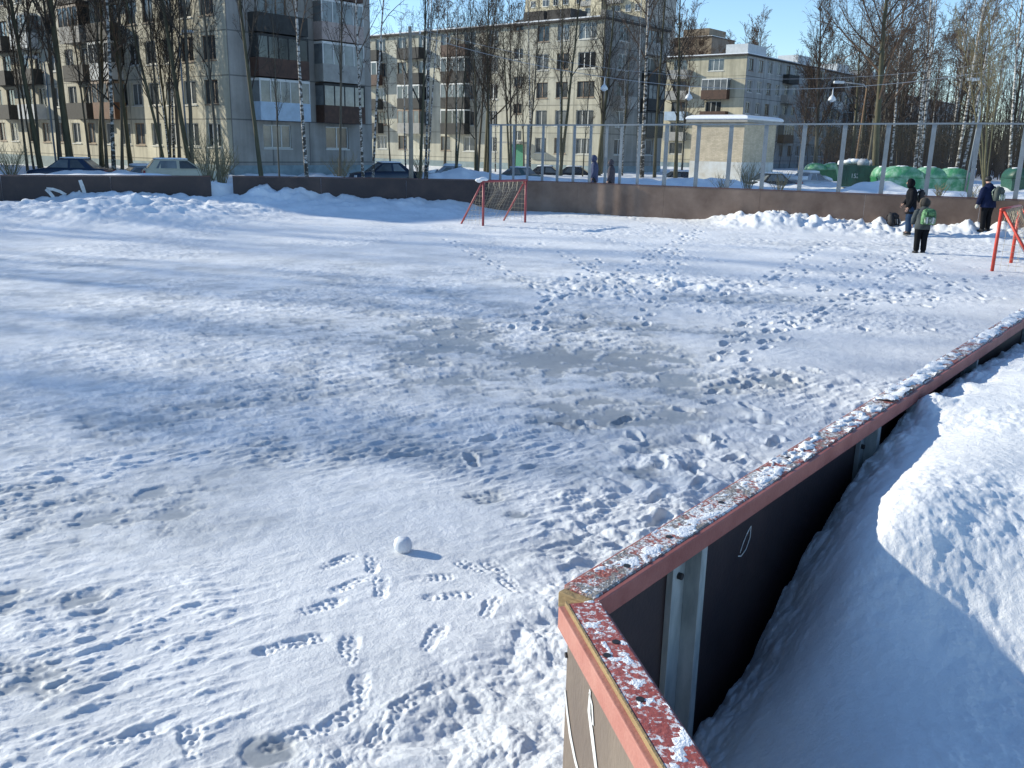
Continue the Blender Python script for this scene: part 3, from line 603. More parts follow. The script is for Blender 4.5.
# snow crust on the caps: real thin relief, torn into patches
def crust(parent, fn, L, w0, w1, thr, hh, seed, step, lab):
    nu = int(L/step); nv2 = max(4, int((w1-w0)/step)); U, V = np.meshgrid(np.linspace(0, L, nu), np.linspace(w0, w1, nv2), indexing='ij')
    edge = np.clip(np.minimum(V-w0, w1-V)/.03, 0, 1)
    n = fbm(U*9, V*14, 5, seed, .62)+.35*fbm(U*1.5, V*3, 2, seed+5)+.45*fbm(U*55, V*55, 3, seed+7)*ss(2.5, 1.0, U+(2 if L > 3 else 0)); k = n-thr(U)+(-.22*(1-edge))
    H = np.clip(k*1.5, 0, 1)**.55*hh(U)*(1+.6*fbm(U*30, V*30, 3, seed+9)); ok = k > 0
    mb = MB(); idx = -np.ones(U.shape, int); 
    for i in range(nu):
        for j in range(nv2):
            idx[i, j] = len(mb.v); p = fn(U[i, j], V[i, j], TOP+(H[i, j] if ok[i, j] else -.004)); mb.v.append(p)
    for i in range(nu-1):
        for j in range(nv2-1):
            if ok[i:i+2, j:j+2].any(): mb.f.append((idx[i, j], idx[i+1, j], idx[i+1, j+1], idx[i, j+1]))
    return mb.obj('snow_crust', snow2, parent, smooth=True, world=True)
snow2 = mat('cap_snow', (.80, .82, .84), .8, .06, 20, .5, 150, spec=.3)
crust(nt, lambda u, v, z: near(u+.01, v, z), 2.6, -.06, .040, lambda U: .07-.16*ss(.9, 2, U)+.14*np.exp(-((U-.75)/.16)**2), lambda U: .003+.010*ss(.8, 1.8, U), 91, .006, '')
crust(nt, lambda u, v, z: near(u+2.6, v, z), 6, -.06, .036, lambda U: -.17+.30*ss(.8, 1.4, U)*ss(2.2, 1.6, U), lambda U: .016+0*U, 97, .012, '')
crust(ct, lambda u, v, z: fr2(u, v, z), 1.3, -.045, .034, lambda U: .02+.17*np.exp(-((U-.1)/.12)**2)+.12*np.exp(-((U-.52)/.1)**2), lambda U: .003+0*U, 103, .005, '')
# snowball with its little shadow
g = gp(403, 551); mb = MB(); rb = random.Random(5); mb.ball((0, 0, .04), (.055, .047, .054), 28, 20)
vv = np.array(mb.v); nn_ = 1+.10*fbm(vv[:, 0]*22+3, vv[:, 1]*22+vv[:, 2]*17, 3, 201)+.16*pn(vv[:, 0]*11+vv[:, 2]*9, vv[:, 1]*11, 203); vv = (vv-[0, 0, .04])*nn_[:, None]+[0, 0, .04]; mb.v = [tuple(q) for q in vv]
o = mb.obj('snowball', snow2, None, smooth=True); o.location = (g[0], g[1], gh(g[0], g[1])-.002); tag(o, 'round fist sized snowball lying on the open ice near the bottom centre', 'snowball')
chs = [(372, 312, .06), (585, 247, .08), (768, 214, .1), (828, 258, .10), (905, 330, .07), (945, 293, .12), (893, 367, .05), (172, 372, .05), (436, 618, .02), (986, 318, .09), (740, 330, .06)]
# ------------------------------------------------------------------ goals
def goal(p, q, mtl, label, snowtop=False, H=1.25):
    p = np.array(p); q = np.array(q); e = (q-p); Wd = np.linalg.norm(e); e = e/Wd; 
    bk = np.array([-e[1], e[0]])       # backwards
    if snowtop is False: bk = -bk
    t = thing('hockey_goal', (p[0], p[1], gh(*p)), math.atan2(e[1], e[0]), label, 'goal', 'red pipe hockey goals')
    s = 1 if (bk@np.array([-e[1], e[0]])) > 0 else -1
    r = .035; Dp = .85; Dt = .42
    for x in (0, Wd): MB().tube([(x, 0, -.02), (x, 0, H)], r, 10).obj('goal_post', mtl, t, smooth=True)
    MB().tube([(-r, 0, H), (Wd+r, 0, H)], r, 10).obj('crossbar', mtl, t, smooth=True)
    for x in (0, Wd):
        MB().tube([(x, s*Dp, 0), (x, s*Dt*.1, H-.02)], r*.8, 8).obj('back_brace', mtl, t, smooth=True)
    net = MB(); rn = random.Random(3)
    def bp(x, k): # k 0 top -> 1 bottom of the sloping back
        sag = .10*math.sin(k*PI)*(.6+.4*math.sin(x*4)); return (x, s*(Dt*.1+(Dp-Dt*.1)*k-sag), H*(1-k))
    nx = 18; nz = 12
    for i in range(nx+1):
        if rn.random() < .25: k0 = rn.uniform(.2, .6)
        else: k0 = 0
        x = Wd*i/nx; net.tube([bp(x+.05*math.sin(k*7+i), k) for k in np.linspace(k0, rn.uniform(.6, .97), 7)], 0.0034, 3, False)
    for j in range(1, nz):
        net.tube([bp(Wd*i/8, j/nz+.02*math.sin(i*2+j)) for i in range(9)], 0.0034, 3, False)
    for x in (0.0, Wd):
        for j in range(1, 9):
            k = j/9; net.tube([(x, s*.03, H*(1-k)), (x, s*(Dt*.1+(Dp-Dt*.1)*k), H*(1-k))], 0.0034, 3, False)
        for j in range(1, 6):
            y = Dp*j/6; kk = (y-Dt*.1)/(Dp-Dt*.1); net.tube([(x, s*y, .03), (x, s*y, H*(1-max(kk, 0)))], 0.0034, 3, False)
    net.obj('net', M_net, t)
    # torn, bundled net hanging from the crossbar
    b = MB()
    for i in range(9):
        x = Wd*(.06+.11*i); d_ = rn.uniform(.1, .35)
        MB().tube([(x, s*.05, H), (x+rn.uniform(-.05, .05), s*.08, H-d_*.5), (x+rn.uniform(-.08, .08), s*.06, H-d_)], [.02, .012, .006], 5).obj('torn_net_strand', M_net, t)
    if snowtop:
        m = MB(); m.ball((.05, s*.05, H+.05), (.20, .10, .07), 12, 8, .15, rn); m.ball((-.04, s*.12, H+.02), (.14, .10, .06), 12, 8, .15, rn); m.obj('snow_lump', snow2, t, smooth=True)
    return t, e, s
g1 = gp(483, 226); e_ = np.array([.62, .785])
goal(g1[:2], g1[:2]+e_*2.0, M_pinkpipe, 'faded red pipe hockey goal with a snow lump on its top corner', True, 1.27)
g2 = gp(992, 271); goal(g2[:2], g2[:2]+e_*1.9, M_redpipe, 'bright orange-red hockey goal with torn net at the right edge of the ice', False, 1.24)
# ------------------------------------------------------------------ buildings
DA = np.array([-.78, .63]); ROT = math.atan2(DA[1], DA[0])
_wm = {}
def win_mesh(w, h, n, dark):
    k = (round(w, 2), round(h, 2), n, dark)
    if k in _wm: return _wm[k]
    f = MB(); t = .06
    f.box(-w/2, -.05, 0, w/2, 0, t); f.box(-w/2, -.05, h-t, w/2, 0, h); f.box(-w/2, -.05, t, -w/2+t, 0, h-t); f.box(w/2-t, -.05, t, w/2, 0, h-t)
    for i in range(1, n): x = -w/2+w*i/n; f.box(x-.04, -.05, t, x+.04, 0, h-t)
    f.box(-w/2-.05, .012, -.09, w/2+.05, .16, -.03)    # sill
    fm = bpy.data.meshes.new('window'); fm.from_pydata(f.v, [], f.f); fm.materials.append(M_winb if dark else M_winw)
    g = MB(); g.quad((w/2-.03, -.03, .03), (-w/2+.03, -.03, .03), (-w/2+.03, -.03, h-.03), (w/2-.03, -.03, h-.03))
    pm = bpy.data.meshes.new('pane'); pm.from_pydata(g.v, [], g.f); pm.materials.append(M_glass)
    _wm[k] = (fm, pm); return _wm[k]
def wall_side(root, name, m, fr, rotz, L, H, holes, wins=True, dep=.14, z0=-1.0, pane=True):
    """fr maps (t,o,z) to building space. holes: (tc, z, w, h, lights, dark)"""
    xs = sorted(set([0, L]+[round(h[0]-h[2]/2, 3) for h in holes]+[round(h[0]+h[2]/2, 3) for h in holes])); zs = sorted(set([z0, H]+[round(h[1], 3) for h in holes]+[round(h[1]+h[3], 3) for h in holes]))
    mb = MB(); hs = [(h[0]-h[2]/2, h[0]+h[2]/2, h[1], h[1]+h[3]) for h in holes]
    for i in range(len(xs)-1):
        col = [h for h in hs if h[0]-1e-3 < (xs[i]+xs[i+1])/2 < h[1]+1e-3]; run = None
        for j in range(len(zs)-1):
            zc = (zs[j]+zs[j+1])/2; ho = any(h[2] < zc < h[3] for h in col)
            if not ho and run is None: run = zs[j]
            if ho and run is not None: mb.quad(fr(xs[i+1], 0, run), fr(xs[i], 0, run), fr(xs[i], 0, zs[j]), fr(xs[i+1], 0, zs[j])); run = None
        if run is not None: mb.quad(fr(xs[i+1], 0, run), fr(xs[i], 0, run), fr(xs[i], 0, H), fr(xs[i+1], 0, H))
    for a0, a1, b0, b1 in hs:
        mb.quad(fr(a0, 0, b0), fr(a0, 0, b1), fr(a0, -dep, b1), fr(a0, -dep, b0)); mb.quad(fr(a1, 0, b0), fr(a1, -dep, b0), fr(a1, -dep, b1), fr(a1, 0, b1))
        mb.quad(fr(a0, 0, b0), fr(a0, -dep, b0), fr(a1, -dep, b0), fr(a1, 0, b0)); mb.quad(fr(a0, 0, b1), fr(a1, 0, b1), fr(a1, -dep, b1), fr(a0, -dep, b1))
    mb.obj(name, m, root)
    for h in holes:
        fm, pm = win_mesh(h[2], h[3], h[4], h[5]); o = bpy.data.objects.new('window', fm); COL.objects.link(o); o.parent = root
        o.location = fr(h[0], -.10, h[1]); o.rotation_euler = (0, 0, rotz)
        if pane: g = bpy.data.objects.new('pane', pm); COL.objects.link(g); g.parent = o
def balcony(root, fr, t, z, w, mfront, glazed=None, dep=.9, opening=False):
    mb = MB(); mb.box(t-w/2, 0.01, z-.12, t+w/2, dep, z, fr); mb.box(t-w/2, dep-.05, z, t+w/2, dep, z+1.0, fr)
    mb.box(t-w/2, .01, z, t-w/2+.05, dep-.05, z+1.0, fr); mb.box(t+w/2-.05, .01, z, t+w/2, dep-.05, z+1.0, fr)
    b = mb.obj('balcony', mfront, root)
    if glazed:
        g = MB(); n = max(3, int(w/.75))
        for i in range(n+1): x = t-w/2+.04+(w-.08)*i/n; g.box(x-.035, dep-.06, z+1.0, x+.035, dep, z+2.25, fr)
        g.box(t-w/2, dep-.06, z+2.25, t+w/2, dep, z+2.35, fr); g.box(t-w/2, .01, z+2.25, t-w/2+.05, dep-.06, z+2.35, fr); g.box(t+w/2-.05, .01, z+2.25, t+w/2, dep-.06, z+2.35, fr)
        g.box(t-w/2, .01, z+2.352, t+w/2, dep, z+2.4, fr)
        o = g.obj('glazing_frame', glazed, b)
        p = MB(); p.quad(fr(t+w/2-.05, dep-.03, z+1), fr(t-w/2+.05, dep-.03, z+1), fr(t-w/2+.05, dep-.03, z+2.26), fr(t+w/2-.05, dep-.03, z+2.26))
        p.quad(fr(t-w/2+.02, .02, z+1), fr(t-w/2+.02, dep-.05, z+1), fr(t-w/2+.02, dep-.05, z+2.26), fr(t-w/2+.02, .02, z+2.26)); p.quad(fr(t+w/2-.02, dep-.05, z+1), fr(t+w/2-.02, .02, z+1), fr(t+w/2-.02, .02, z+2.26), fr(t+w/2-.02, dep-.05, z+2.26))
        p.obj('balcony_pane', M_glass, b)
    return b
frA = lambda t, o, z: (t, o, z)
def mk_end(Dp): return lambda t, o, z: (-o, -Dp+t, z)
def building(K, label, wm, em, L, Dp, H, colsA, colsE, FH=2.6, zb=.9, floors=5, name='apartment_building', pane=True, zroof=True, plinth=M_plinth, endrot=PI/2):
    t = thing(name, (K[0], K[1], .0), ROT, label, 'building')
    hA = []; hE = []
    for f in range(floors):
        for c in colsA: hA.append((c[0], zb+f*FH+c[4] if len(c) > 4 else zb+f*FH+.85, c[1], c[2] if c[2] else 1.4, c[3], random.random() < .35))
        for c in colsE: hE.append((Dp-c[0], zb+f*FH+.85, c[1], c[2] if c[2] else 1.4, c[3], random.random() < .35))
    wall_side(t, 'wall', wm, frA, 0, L, H, hA, pane=pane); wall_side(t, 'end_wall', em, mk_end(Dp), PI/2, Dp, H, hE, pane=pane)
    mb = MB(); mb.quad((L, 0, -1), (L, 0, H), (L, -Dp, H), (L, -Dp, -1)); mb.quad((0, -Dp, -1), (L, -Dp, -1), (L, -Dp, H), (0, -Dp, H)); mb.obj('rear_wall', em, t)
    r = MB(); r.box(-.25, -Dp-.25, H, L+.25, .35, H+.18); ro = r.obj('roof', M_roof, t)
    MB().box(-.2, -Dp-.2, H+.182, L+.2, .30, H+.30).obj('roof_snow', snow2, ro)
    p = MB(); p.box(-.02, -.5, -1, L, .06, zb-.25); p.box(-.06, -Dp, -1, -.021, .06, zb-.25); p.obj('plinth', plinth, t)
    return t, ro
pB1 = panel_mat('sunlit_panel_wall', (.54, .51, .40), .5); pB1e = panel_mat('shaded_panel_end_wall', (.30, .285, .26), .5)  # one wall in two tones: sunlit front, shade painted into the end
K1 = atY(233, 145, 58)[:2]
c1 = [(2.0, 1.5, 1.45, 3), (4.4, 1.4, 1.45, 2), (6.6, 1.3, 1.45, 2), (8.8, 1.3, 1.45, 2), (11.0, 1.3, 1.45, 2), (12.9, 1.3, 1.45, 2), (15.2, 1.2, 1.45, 2), (17.9, 1.2, 1.45, 2), (20.2, 1.3, 1.45, 2), (22.8, 1.3, 1.45, 2), (25.2, 1.3, 1.45, 2), (27.6, 1.2, 1.45, 2), (30.9, 1.4, 1.45, 2), (33.2, 1.3, 1.45, 2), (36, 1.4, 1.45, 3)]
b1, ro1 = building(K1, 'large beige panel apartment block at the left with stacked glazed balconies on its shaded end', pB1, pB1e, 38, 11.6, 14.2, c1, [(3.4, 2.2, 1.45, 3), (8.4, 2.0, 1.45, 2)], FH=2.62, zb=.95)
e1 = mk_end(11.6)
for t_, f, mf, gl in ((3.5, 4, M_darkb, M_winb), (3.5, 3, M_darkb, None), (3.5, 2, M_brownb, M_darkb), (3.5, 1, M_blueb, M_winw), (8.4, 4, M_brownb, M_winb), (8.4, 3, M_pinkb, M_winw), (8.4, 2, M_concb, M_winw), (8.4, 1, M_brownb, M_darkb)):
    balcony(b1, e1, 11.6-t_, .95+f*2.62+.05, 3.9 if t_ < 5 else 3.6, mf, gl)
for t_, f, mf, gl in ((14.0, 1, M_orangeb, M_winb), (14.0, 2, M_whiteb, M_winw), (14, 3, M_darkb, None), (14, 4, M_concb, None), (18.0, 1, M_darkb, None), (18, 2, M_darkb, None), (18, 3, M_concb, M_winb), (18, 4, M_darkb, None), (26.2, 1, M_whiteb, None), (26.2, 2, M_darkb, None), (26.2, 3, M_whiteb, M_winw), (30.9, 1, M_darkb, None), (30.9, 2, M_darkb, None), (30.9, 3, M_darkb, None)):
    balcony(b1, frA, t_, .95+f*2.62+.05, 3.0, mf, gl)
pB2 = panel_mat('weathered_pale_panel_wall', (.47, .455, .37), .55, 2.6, 3.2); pB2e = panel_mat('shaded_grey_panel_wall', (.27, .26, .235), .45, 2.6, 3.2)  # darker end tone is shade put into the wall colour
K2 = atY(600, 145, 88)[:2]
c2 = [(1.9, 2.0, 1.45, 3), (4.7, 1.4, 1.45, 2), (7.1, 1.4, 1.45, 2), (10.1, 1.1, .95, 2, 2.0), (13.4, 1.3, 1.45, 2), (16.6, 1.6, 1.45, 2), (20.0, 1.4, 1.45, 2), (23.2, 1.6, 1.45, 3), (26.6, 1.4, 1.45, 2), (30, 1.6, 1.45, 3), (33, 1.4, 1.45, 2), (36.5, 1.4, 1.45, 2), (40, 1.5, 1.45, 2), (43.5, 1.4, 1.45, 2), (47, 1.4, 1.45, 2)]
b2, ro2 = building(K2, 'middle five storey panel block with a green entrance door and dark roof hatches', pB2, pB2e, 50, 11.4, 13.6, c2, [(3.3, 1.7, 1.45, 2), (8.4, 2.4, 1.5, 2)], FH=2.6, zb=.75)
e2 = mk_end(11.4)
for f, mf, gl in ((1, M_darkb, M_darkb), (2, M_darkb, M_darkb), (3, M_darkb, None), (4, M_concb, None)): balcony(b2, e2, 11.4-8.4, .75+f*2.6+.05, 3.2, mf, gl)
balcony(b2, e2, 11.4-3.3, .75+2*2.6+.05, 3.0, M_concb, None)
for f in range(1, 5):
    for t_ in (18.2, 24.8, 31.4): balcony(b2, frA, t_, .75+f*2.6+.05, 3.4, random.choice([M_concb, M_brownb, M_whiteb, M_darkb, M_darkb]), random.choice([None, M_winw, M_winb, None]))
for x0, x1 in ((4.6, 7.4), (7.8, 10.3)):
    MB().box(x0, -3.6, 13.9, x1, -.9, 14.95).obj('roof_hatch', M_roof, ro2)
mb = MB(); mb.box(-.26, -11.6, 13.78, .3, .36, 14.35); mb.obj('parapet', pB2e, b2)
MB().box(9.2, .02, .2, 10.9, .07, 2.35).obj('entrance_door', M_door, b2); MB().box(8.6, .08, 2.45, 11.5, 1.5, 2.62).obj('entrance_canopy', M_concb, b2)
pB3 = panel_mat('warm_panel_wall', (.48, .44, .32), .6, 2.6, 3.2); pB3e = panel_mat('shaded_white_panel_wall', (.36, .37, .36), .4, 2.6, 2.6)  # side panels are white, their colour darkened for the shade on that side
K3 = atY(740, 147, 119)[:2]
c3_ = [(4.2, 2.2, 1.45, 3), (9.3, 2.0, 1.45, 2)]
ce3 = []
for k in range(18): ce3.append((1.3+k*2.9, 1.3, 1.4, 2))
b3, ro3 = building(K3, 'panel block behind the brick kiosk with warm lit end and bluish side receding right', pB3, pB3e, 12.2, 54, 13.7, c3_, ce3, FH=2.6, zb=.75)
e3 = mk_end(54)
for f, mf, gl in ((1, M_darkb, None), (2, M_whiteb, None), (3, M_darkb, None), (4, M_darkb, None)): balcony(b3, frA, 9.3, .75+f*2.6+.05, 3.0, M_blueb if f == 2 else M_concb, None)
balcony(b3, frA, 3.8, .75+3*2.6+.05, 3.6, M_brownb, M_winw); balcony(b3, frA, 3.8, .75+2*2.6+.05, 3.6, M_brownb, None)
for k in range(5):
    for f in range(1, 5): balcony(b3, e3, 54-(13+k*8.8), .75+f*2.6+.05, 3.4, random.choice([M_darkb, M_concb, M_whiteb, M_darkb, M_brownb]), random.choice([None, None, M_winw]))
for s0, s1 in ((1.0, 6.5), (17, 21.5), (32, 37), (46, 51)): MB().box(.5, -s1, 14.0, 3.5, -s0, 15.2).obj('roof_hatch', M_whiteb, ro3)
# tower
pB4 = panel_mat('yellowish_tower_wall', (.52, .46, .32), .75, 2.8, 3.2); pB4e = panel_mat('shaded_tower_wall', (.34, .33, .30), .7, 2.8, 3.2)  # front and side painted as lit and shaded tones of one tower
K4 = atY(638, 145, 220)[:2]
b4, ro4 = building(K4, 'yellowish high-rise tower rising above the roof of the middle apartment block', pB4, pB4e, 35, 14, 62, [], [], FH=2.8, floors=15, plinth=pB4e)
hA = [(c, 1.8+f*2.8, w_, 1.5, 2, False) for f in range(8, 16) for c, w_ in ((2.0, 1.5), (4.6, 1.5), (8, 2.4), (12.2, 1.6), (15.5, 2.4), (18.5, 1.5), (22.5, 1.6), (25.5, 1.5), (28.5, 2.0), (32.5, 1.5))]
for h in hA[:80]:
    fm, pm = win_mesh(h[2], h[3], 2, False); o = bpy.data.objects.new('window', fm); COL.objects.link(o); o.parent = b4; o.location = (h[0], .07, h[1]); g = bpy.data.objects.new('pane', pm); COL.objects.link(g); g.parent = o
for c in (8, 15.5):
    mb = MB()
    for f in range(4, 21): mb.box(c-2, .1, 1.0+f*2.8-.1, c+2, 1.2, 1.0+f*2.8+.95)
    mb.obj('balcony_column', M_concb, b4)
MB().box(11, .02, -1, 14, 1.6, 62).obj('stair_bay', pB4, b4)
K5 = atY(704, 148, 262)[:2]
b5, _ = building(K5, 'brown brick tower block far behind the roof of the warm lit apartment block', panel_mat('brown_brick_wall', (.24, .19, .135), .8, 2.8, 4), panel_mat('shaded_brick_side', (.17, .135, .105), .8, 2.8, 4), 14, 14, 32, [(3, 1.6, 1.5, 2), (7, 1.6, 1.5, 2), (11, 1.6, 1.5, 2)], [], FH=2.8, floors=11, plinth=pB4e, pane=False)  # side is a darker copy of the brick, shade painted in
MB().box(2, -12, 32.3, 10, -2, 34.5).obj('roof_machine_room', MATS['brown_brick_wall'], b5)
K6 = np.array([78., 196.])
b6, _ = building(K6, 'pale apartment block far off behind the trees above the green bins', pB2, pB3e, 16, 50, 14, [(3, 1.8, 1.45, 3), (8, 1.8, 1.45, 3), (13, 1.8, 1.45, 3)], [(3+5*k, 1.6, 1.45, 2) for k in range(9)], pane=False)
# building out of the picture to the left whose shadow falls over the bank
KX = np.array([-3.46, 27.3])+SV*(14.1/math.tan(R(SUN_EL)))
b7, _ = building(KX+np.array([.63, .78])*0, 'five storey beige apartment block beyond the left edge of the rink', pB1, pB1e, 60, 11.6, 14.0, [(3+4*k, 1.5, 1.45, 2) for k in range(14)], [(3.3, 1.7, 1.45, 2), (8.4, 1.7, 1.45, 2)], pane=False)
b7.location = (KX[0]-.63*0, KX[1]-.78*0, 0)
# brick kiosk
Kk = atY(743, 147, 66)[:2]
kt = thing('brick_kiosk', (Kk[0], Kk[1], -.05), ROT, 'small windowless brick substation with whitewashed base and thick snow on its flat roof', 'kiosk'); kt.scale = (1.1, 1.1, 1.1)
bk = brick_mat('silicate_brick', (.60, .50, .36), (.8, .8, .78), (.75, .75, .72), .26, .085)
MB().box(0, -4.9, -.5, 3.75, 0, 3.85).obj('wall', bk, kt)
bw = mat('whitewash', (.66, .68, .66), .85, .3, 1.2, col2=(.48, .44, .36)); MB().box(-.012, -4.912, -.5, 3.762, .012, 1.35).obj('whitewashed_base', bw, kt)
MB().box(-.3, -5.2, 3.852, 4.05, .3, 4.0).obj('roof_slab', M_concb, kt)
mb = MB(); rings = []
for k, (zz, o_) in enumerate(((4.0, .34), (4.08, .38), (4.2, .30), (4.29, .05), (4.33, -.5))):
    rings.append([(-o_, -4.9-o_, zz), (3.75+o_, -4.9-o_, zz), (3.75+o_, o_, zz), (-o_, o_, zz)])
mb.loft(rings).obj('roof_snow', snow2, kt, smooth=False, bevel=.05)
# ------------------------------------------------------------------ trees
def rotv(d, ang, az, rn):
    d = d/np.linalg.norm(d); u = np.cross(d, (0, 0, 1.)); 
    if np.linalg.norm(u) < 1e-3: u = np.array([1., 0, 0])
    u /= np.linalg.norm(u); w = np.cross(d, u); return d*math.cos(ang)+(u*math.cos(az)+w*math.sin(az))*math.sin(ang)
def make_tree(name, seed, H, r0, bark, twig, label='x', group=None, c0=.3, nb=26, blen=.28, up=.75, droop=0, lean=(0, 0), stems=None, n2=6, n3=5, cat='tree', wob=.25, n4=2, tr=.011):
    rn = random.Random(seed); tm = MB(); cm = MB(); lines = []
    stems = stems or [((0, 0), H, r0, lean)]
    for (ox, oy), h, rr_, ln in stems:
        k = 11; pts = []; rad = []; ph = rn.uniform(0, 6)
        for i in range(k+1):
            t = i/k; pts.append(np.array([ox*(1-.0*t)+ln[0]*h*t+wob*math.sin(t*4+ph)*t*.6+rn.uniform(-.04, .04), oy+ln[1]*h*t+wob*math.cos(t*3.3+ph)*t*.6, -.6 if i == 0 else h*t])); rad.append(rr_*(1.25 if i == 0 else (1-t)**.85*1.0+.02) if i != 1 else rr_*.97)
        tm.tube(pts, rad, 9); P = np.array(pts)
        def on(t): i = min(int(t*k), k-1); f = t*k-i; return P[i]*(1-f)+P[i+1]*f, P[i+1]-P[i], rad[i]*(1-f)+rad[i+1]*f
        for b in range(nb):
            t = c0+(1-c0)*((b+rn.random())/nb)**.9*.97; p, d, r = on(t); L = h*blen*(1.15-.75*(t-c0)/(1-c0))*rn.uniform(.6, 1.2)
            dd = rotv(d, up+rn.uniform(-.2, .25), rn.uniform(0, 2*PI), rn); lines.append((p, dd, L, min(r*.45, .012*L+.012), 1))
    while lines:
        p, d, L, r, lv = lines.pop(); d = d/np.linalg.norm(d); n = 4 if lv < 3 else 2; pts = [p]; q = p.copy(); dirs = [d]
        for i in range(n):
            g = (.10 if not droop else (-droop*lv*.5))
            d = d+np.array([rn.uniform(-.18, .18), rn.uniform(-.18, .18), g+rn.uniform(-.1, .12)]); d /= np.linalg.norm(d); q = q+d*L/n; pts.append(q); dirs.append(d)
        rad = [max(r*(1-.75*i/n), tr*.5) for i in range(n+1)]
        cm.tube(pts, rad, 4 if lv == 1 else 3, False)
        if lv >= 4: continue
        m = {1: n2, 2: n3, 3: n4}[lv]
        for j in range(m):
            t = (.2 if lv == 1 else .15)+.8*(j+rn.random())/m; i = min(int(t*n), n-1); f = t*n-i; pp = pts[i]*(1-f)+pts[i+1]*f
            lines.append((pp, rotv(dirs[i], rn.uniform(.4, .9), rn.uniform(0, 2*PI), rn), L*rn.uniform(.35, .6)*(1.1-.5*t), max(rad[i]*.5, tr), lv+1))
    t = thing(name, (0, 0, -50), 0, label, cat, group); tm.obj('trunk', bark, t, smooth=True); cm.obj('crown', twig, t); return t
PR = {}
def proto(key, *a, **k): PR[key] = make_tree(*a, **k); return PR[key]
proto('dark1', 'bare_tree', 1, 17, .21, M_bark, M_twig, nb=24, c0=.28, up=.7, blen=.26)
proto('dark2', 'bare_tree', 2, 16, .19, M_bark, M_twig, nb=20, c0=.22, up=.55, blen=.3, wob=.6)
proto('vee', 'bare_tree', 3, 16, .18, M_bark, M_twig, nb=14, c0=.3, up=.6, stems=[((0, 0), 17, .18, (.13, .02)), ((.18, .05), 16, .15, (-.05, -.02))])
proto('birch1', 'birch_tree', 4, 18, .16, M_birch, M_twigb, nb=26, c0=.3, up=.6, droop=.10, blen=.2)
proto('birch2', 'birch_tree', 5, 17, .14, M_birch, M_twigb, nb=24, c0=.38, up=.5, droop=.14, blen=.2, wob=.5)
proto('birch3', 'birch_tree', 6, 19, .13, M_birch, M_twigb, nb=20, c0=.45, up=.6, droop=.12, blen=.17, n4=1)
proto('birchm', 'birch_tree', 7, 17, .12, M_birch, M_twigb, nb=14, c0=.35, up=.5, droop=.1, blen=.2, stems=[((0, 0), 18, .13, (.10, 0)), ((.25, 0), 18, .12, (.02, 0)), ((-.2, .1), 17, .10, (-.06, .02))])
proto('thin', 'bare_tree', 8, 13, .11, M_bark2, M_twig, nb=18, c0=.25, up=.5, blen=.24, n2=5)
proto('multi', 'bare_tree', 9, 12, .12, M_bark, M_twig, nb=10, c0=.3, up=.5, blen=.22, n2=5, stems=[((0, 0), 13, .08, (.16, 0)), ((.12, 0), 13, .07, (.05, .05)), ((-.1, 0), 12, .06, (-.1, 0)), ((0, .15), 12, .06, (-.22, .05))])
proto('big', 'bare_tree', 10, 17, .27, M_bark, M_twigb, nb=26, c0=.24, up=.95, blen=.36, n2=10, n3=7, tr=.012, wob=.5)
proto('round', 'bare_tree', 12, 12, .20, M_bark2, M_twigb, nb=40, c0=.16, up=.6, blen=.34, n2=8, n3=6)
proto('young', 'young_tree', 13, 9, .14, mat('olive_bark', (.13, .115, .055), .85, .3, 4), M_twigt, nb=9, c0=.3, up=.35, blen=.3, n2=6, n3=4, n4=1, stems=[((0, 0), 9.5, .075, (.05, 0)), ((.03, 0), 8.5, .055, (.30, .05)), ((0, .05), 9, .055, (-.04, .1)), ((-.05, 0), 8, .04, (-.16, 0))])
proto('far', 'bare_tree', 14, 18, .16, M_bark2, M_twigb, nb=24, c0=.3, up=.6, blen=.24, n2=6, n3=5, n4=1, tr=.02)
used = set()
def plant(key, px, py0, Y, H=None, lean=0.0, r=1.0, label=None, group=None, rz=None, xy=None):
    """trunk foot at the place seen at pixel column px; lean = sideways lean"""
    src = PR[key]
    if xy is None: p = atY(px, py0, Y); x, y = p[0], p[1]
    else: x, y = xy
    z = gh(x, y)-.05; rz = random.uniform(0, 6.28) if rz is None else rz
    m = Matrix.Rotation(math.atan(lean), 4, 'Y')@Matrix.Rotation(rz, 4, 'Z'); rot = m.to_euler()
    base = {'dark1': 17, 'dark2': 16, 'vee': 17, 'birch1': 18, 'birch2': 17, 'birch3': 19, 'birchm': 18, 'thin': 13, 'multi': 13, 'big': 17, 'round': 12, 'young': 9.5, 'far': 18}[key]
    s = (H or base)/base
    if key in used: o = dup(src, (x, y, z), rot, (s*r, s*r, s), label, group)
    else:
        used.add(key); o = src; o.location = (x, y, z); o.rotation_euler = rot; o.scale = (s*r, s*r, s); o['label'] = label
        if group: o['group'] = group
    return o
GL = 'trees between the rink and the apartment blocks'
def tilt(xb, yb, xt, yt, Y):          # sideways lean of a trunk seen from foot (xb,yb) to (xt,yt)
    a = atY(xb, yb, Y); b = atY(xt, yt, Y); return (b[0]-a[0])/max(b[2]-a[2], .1)
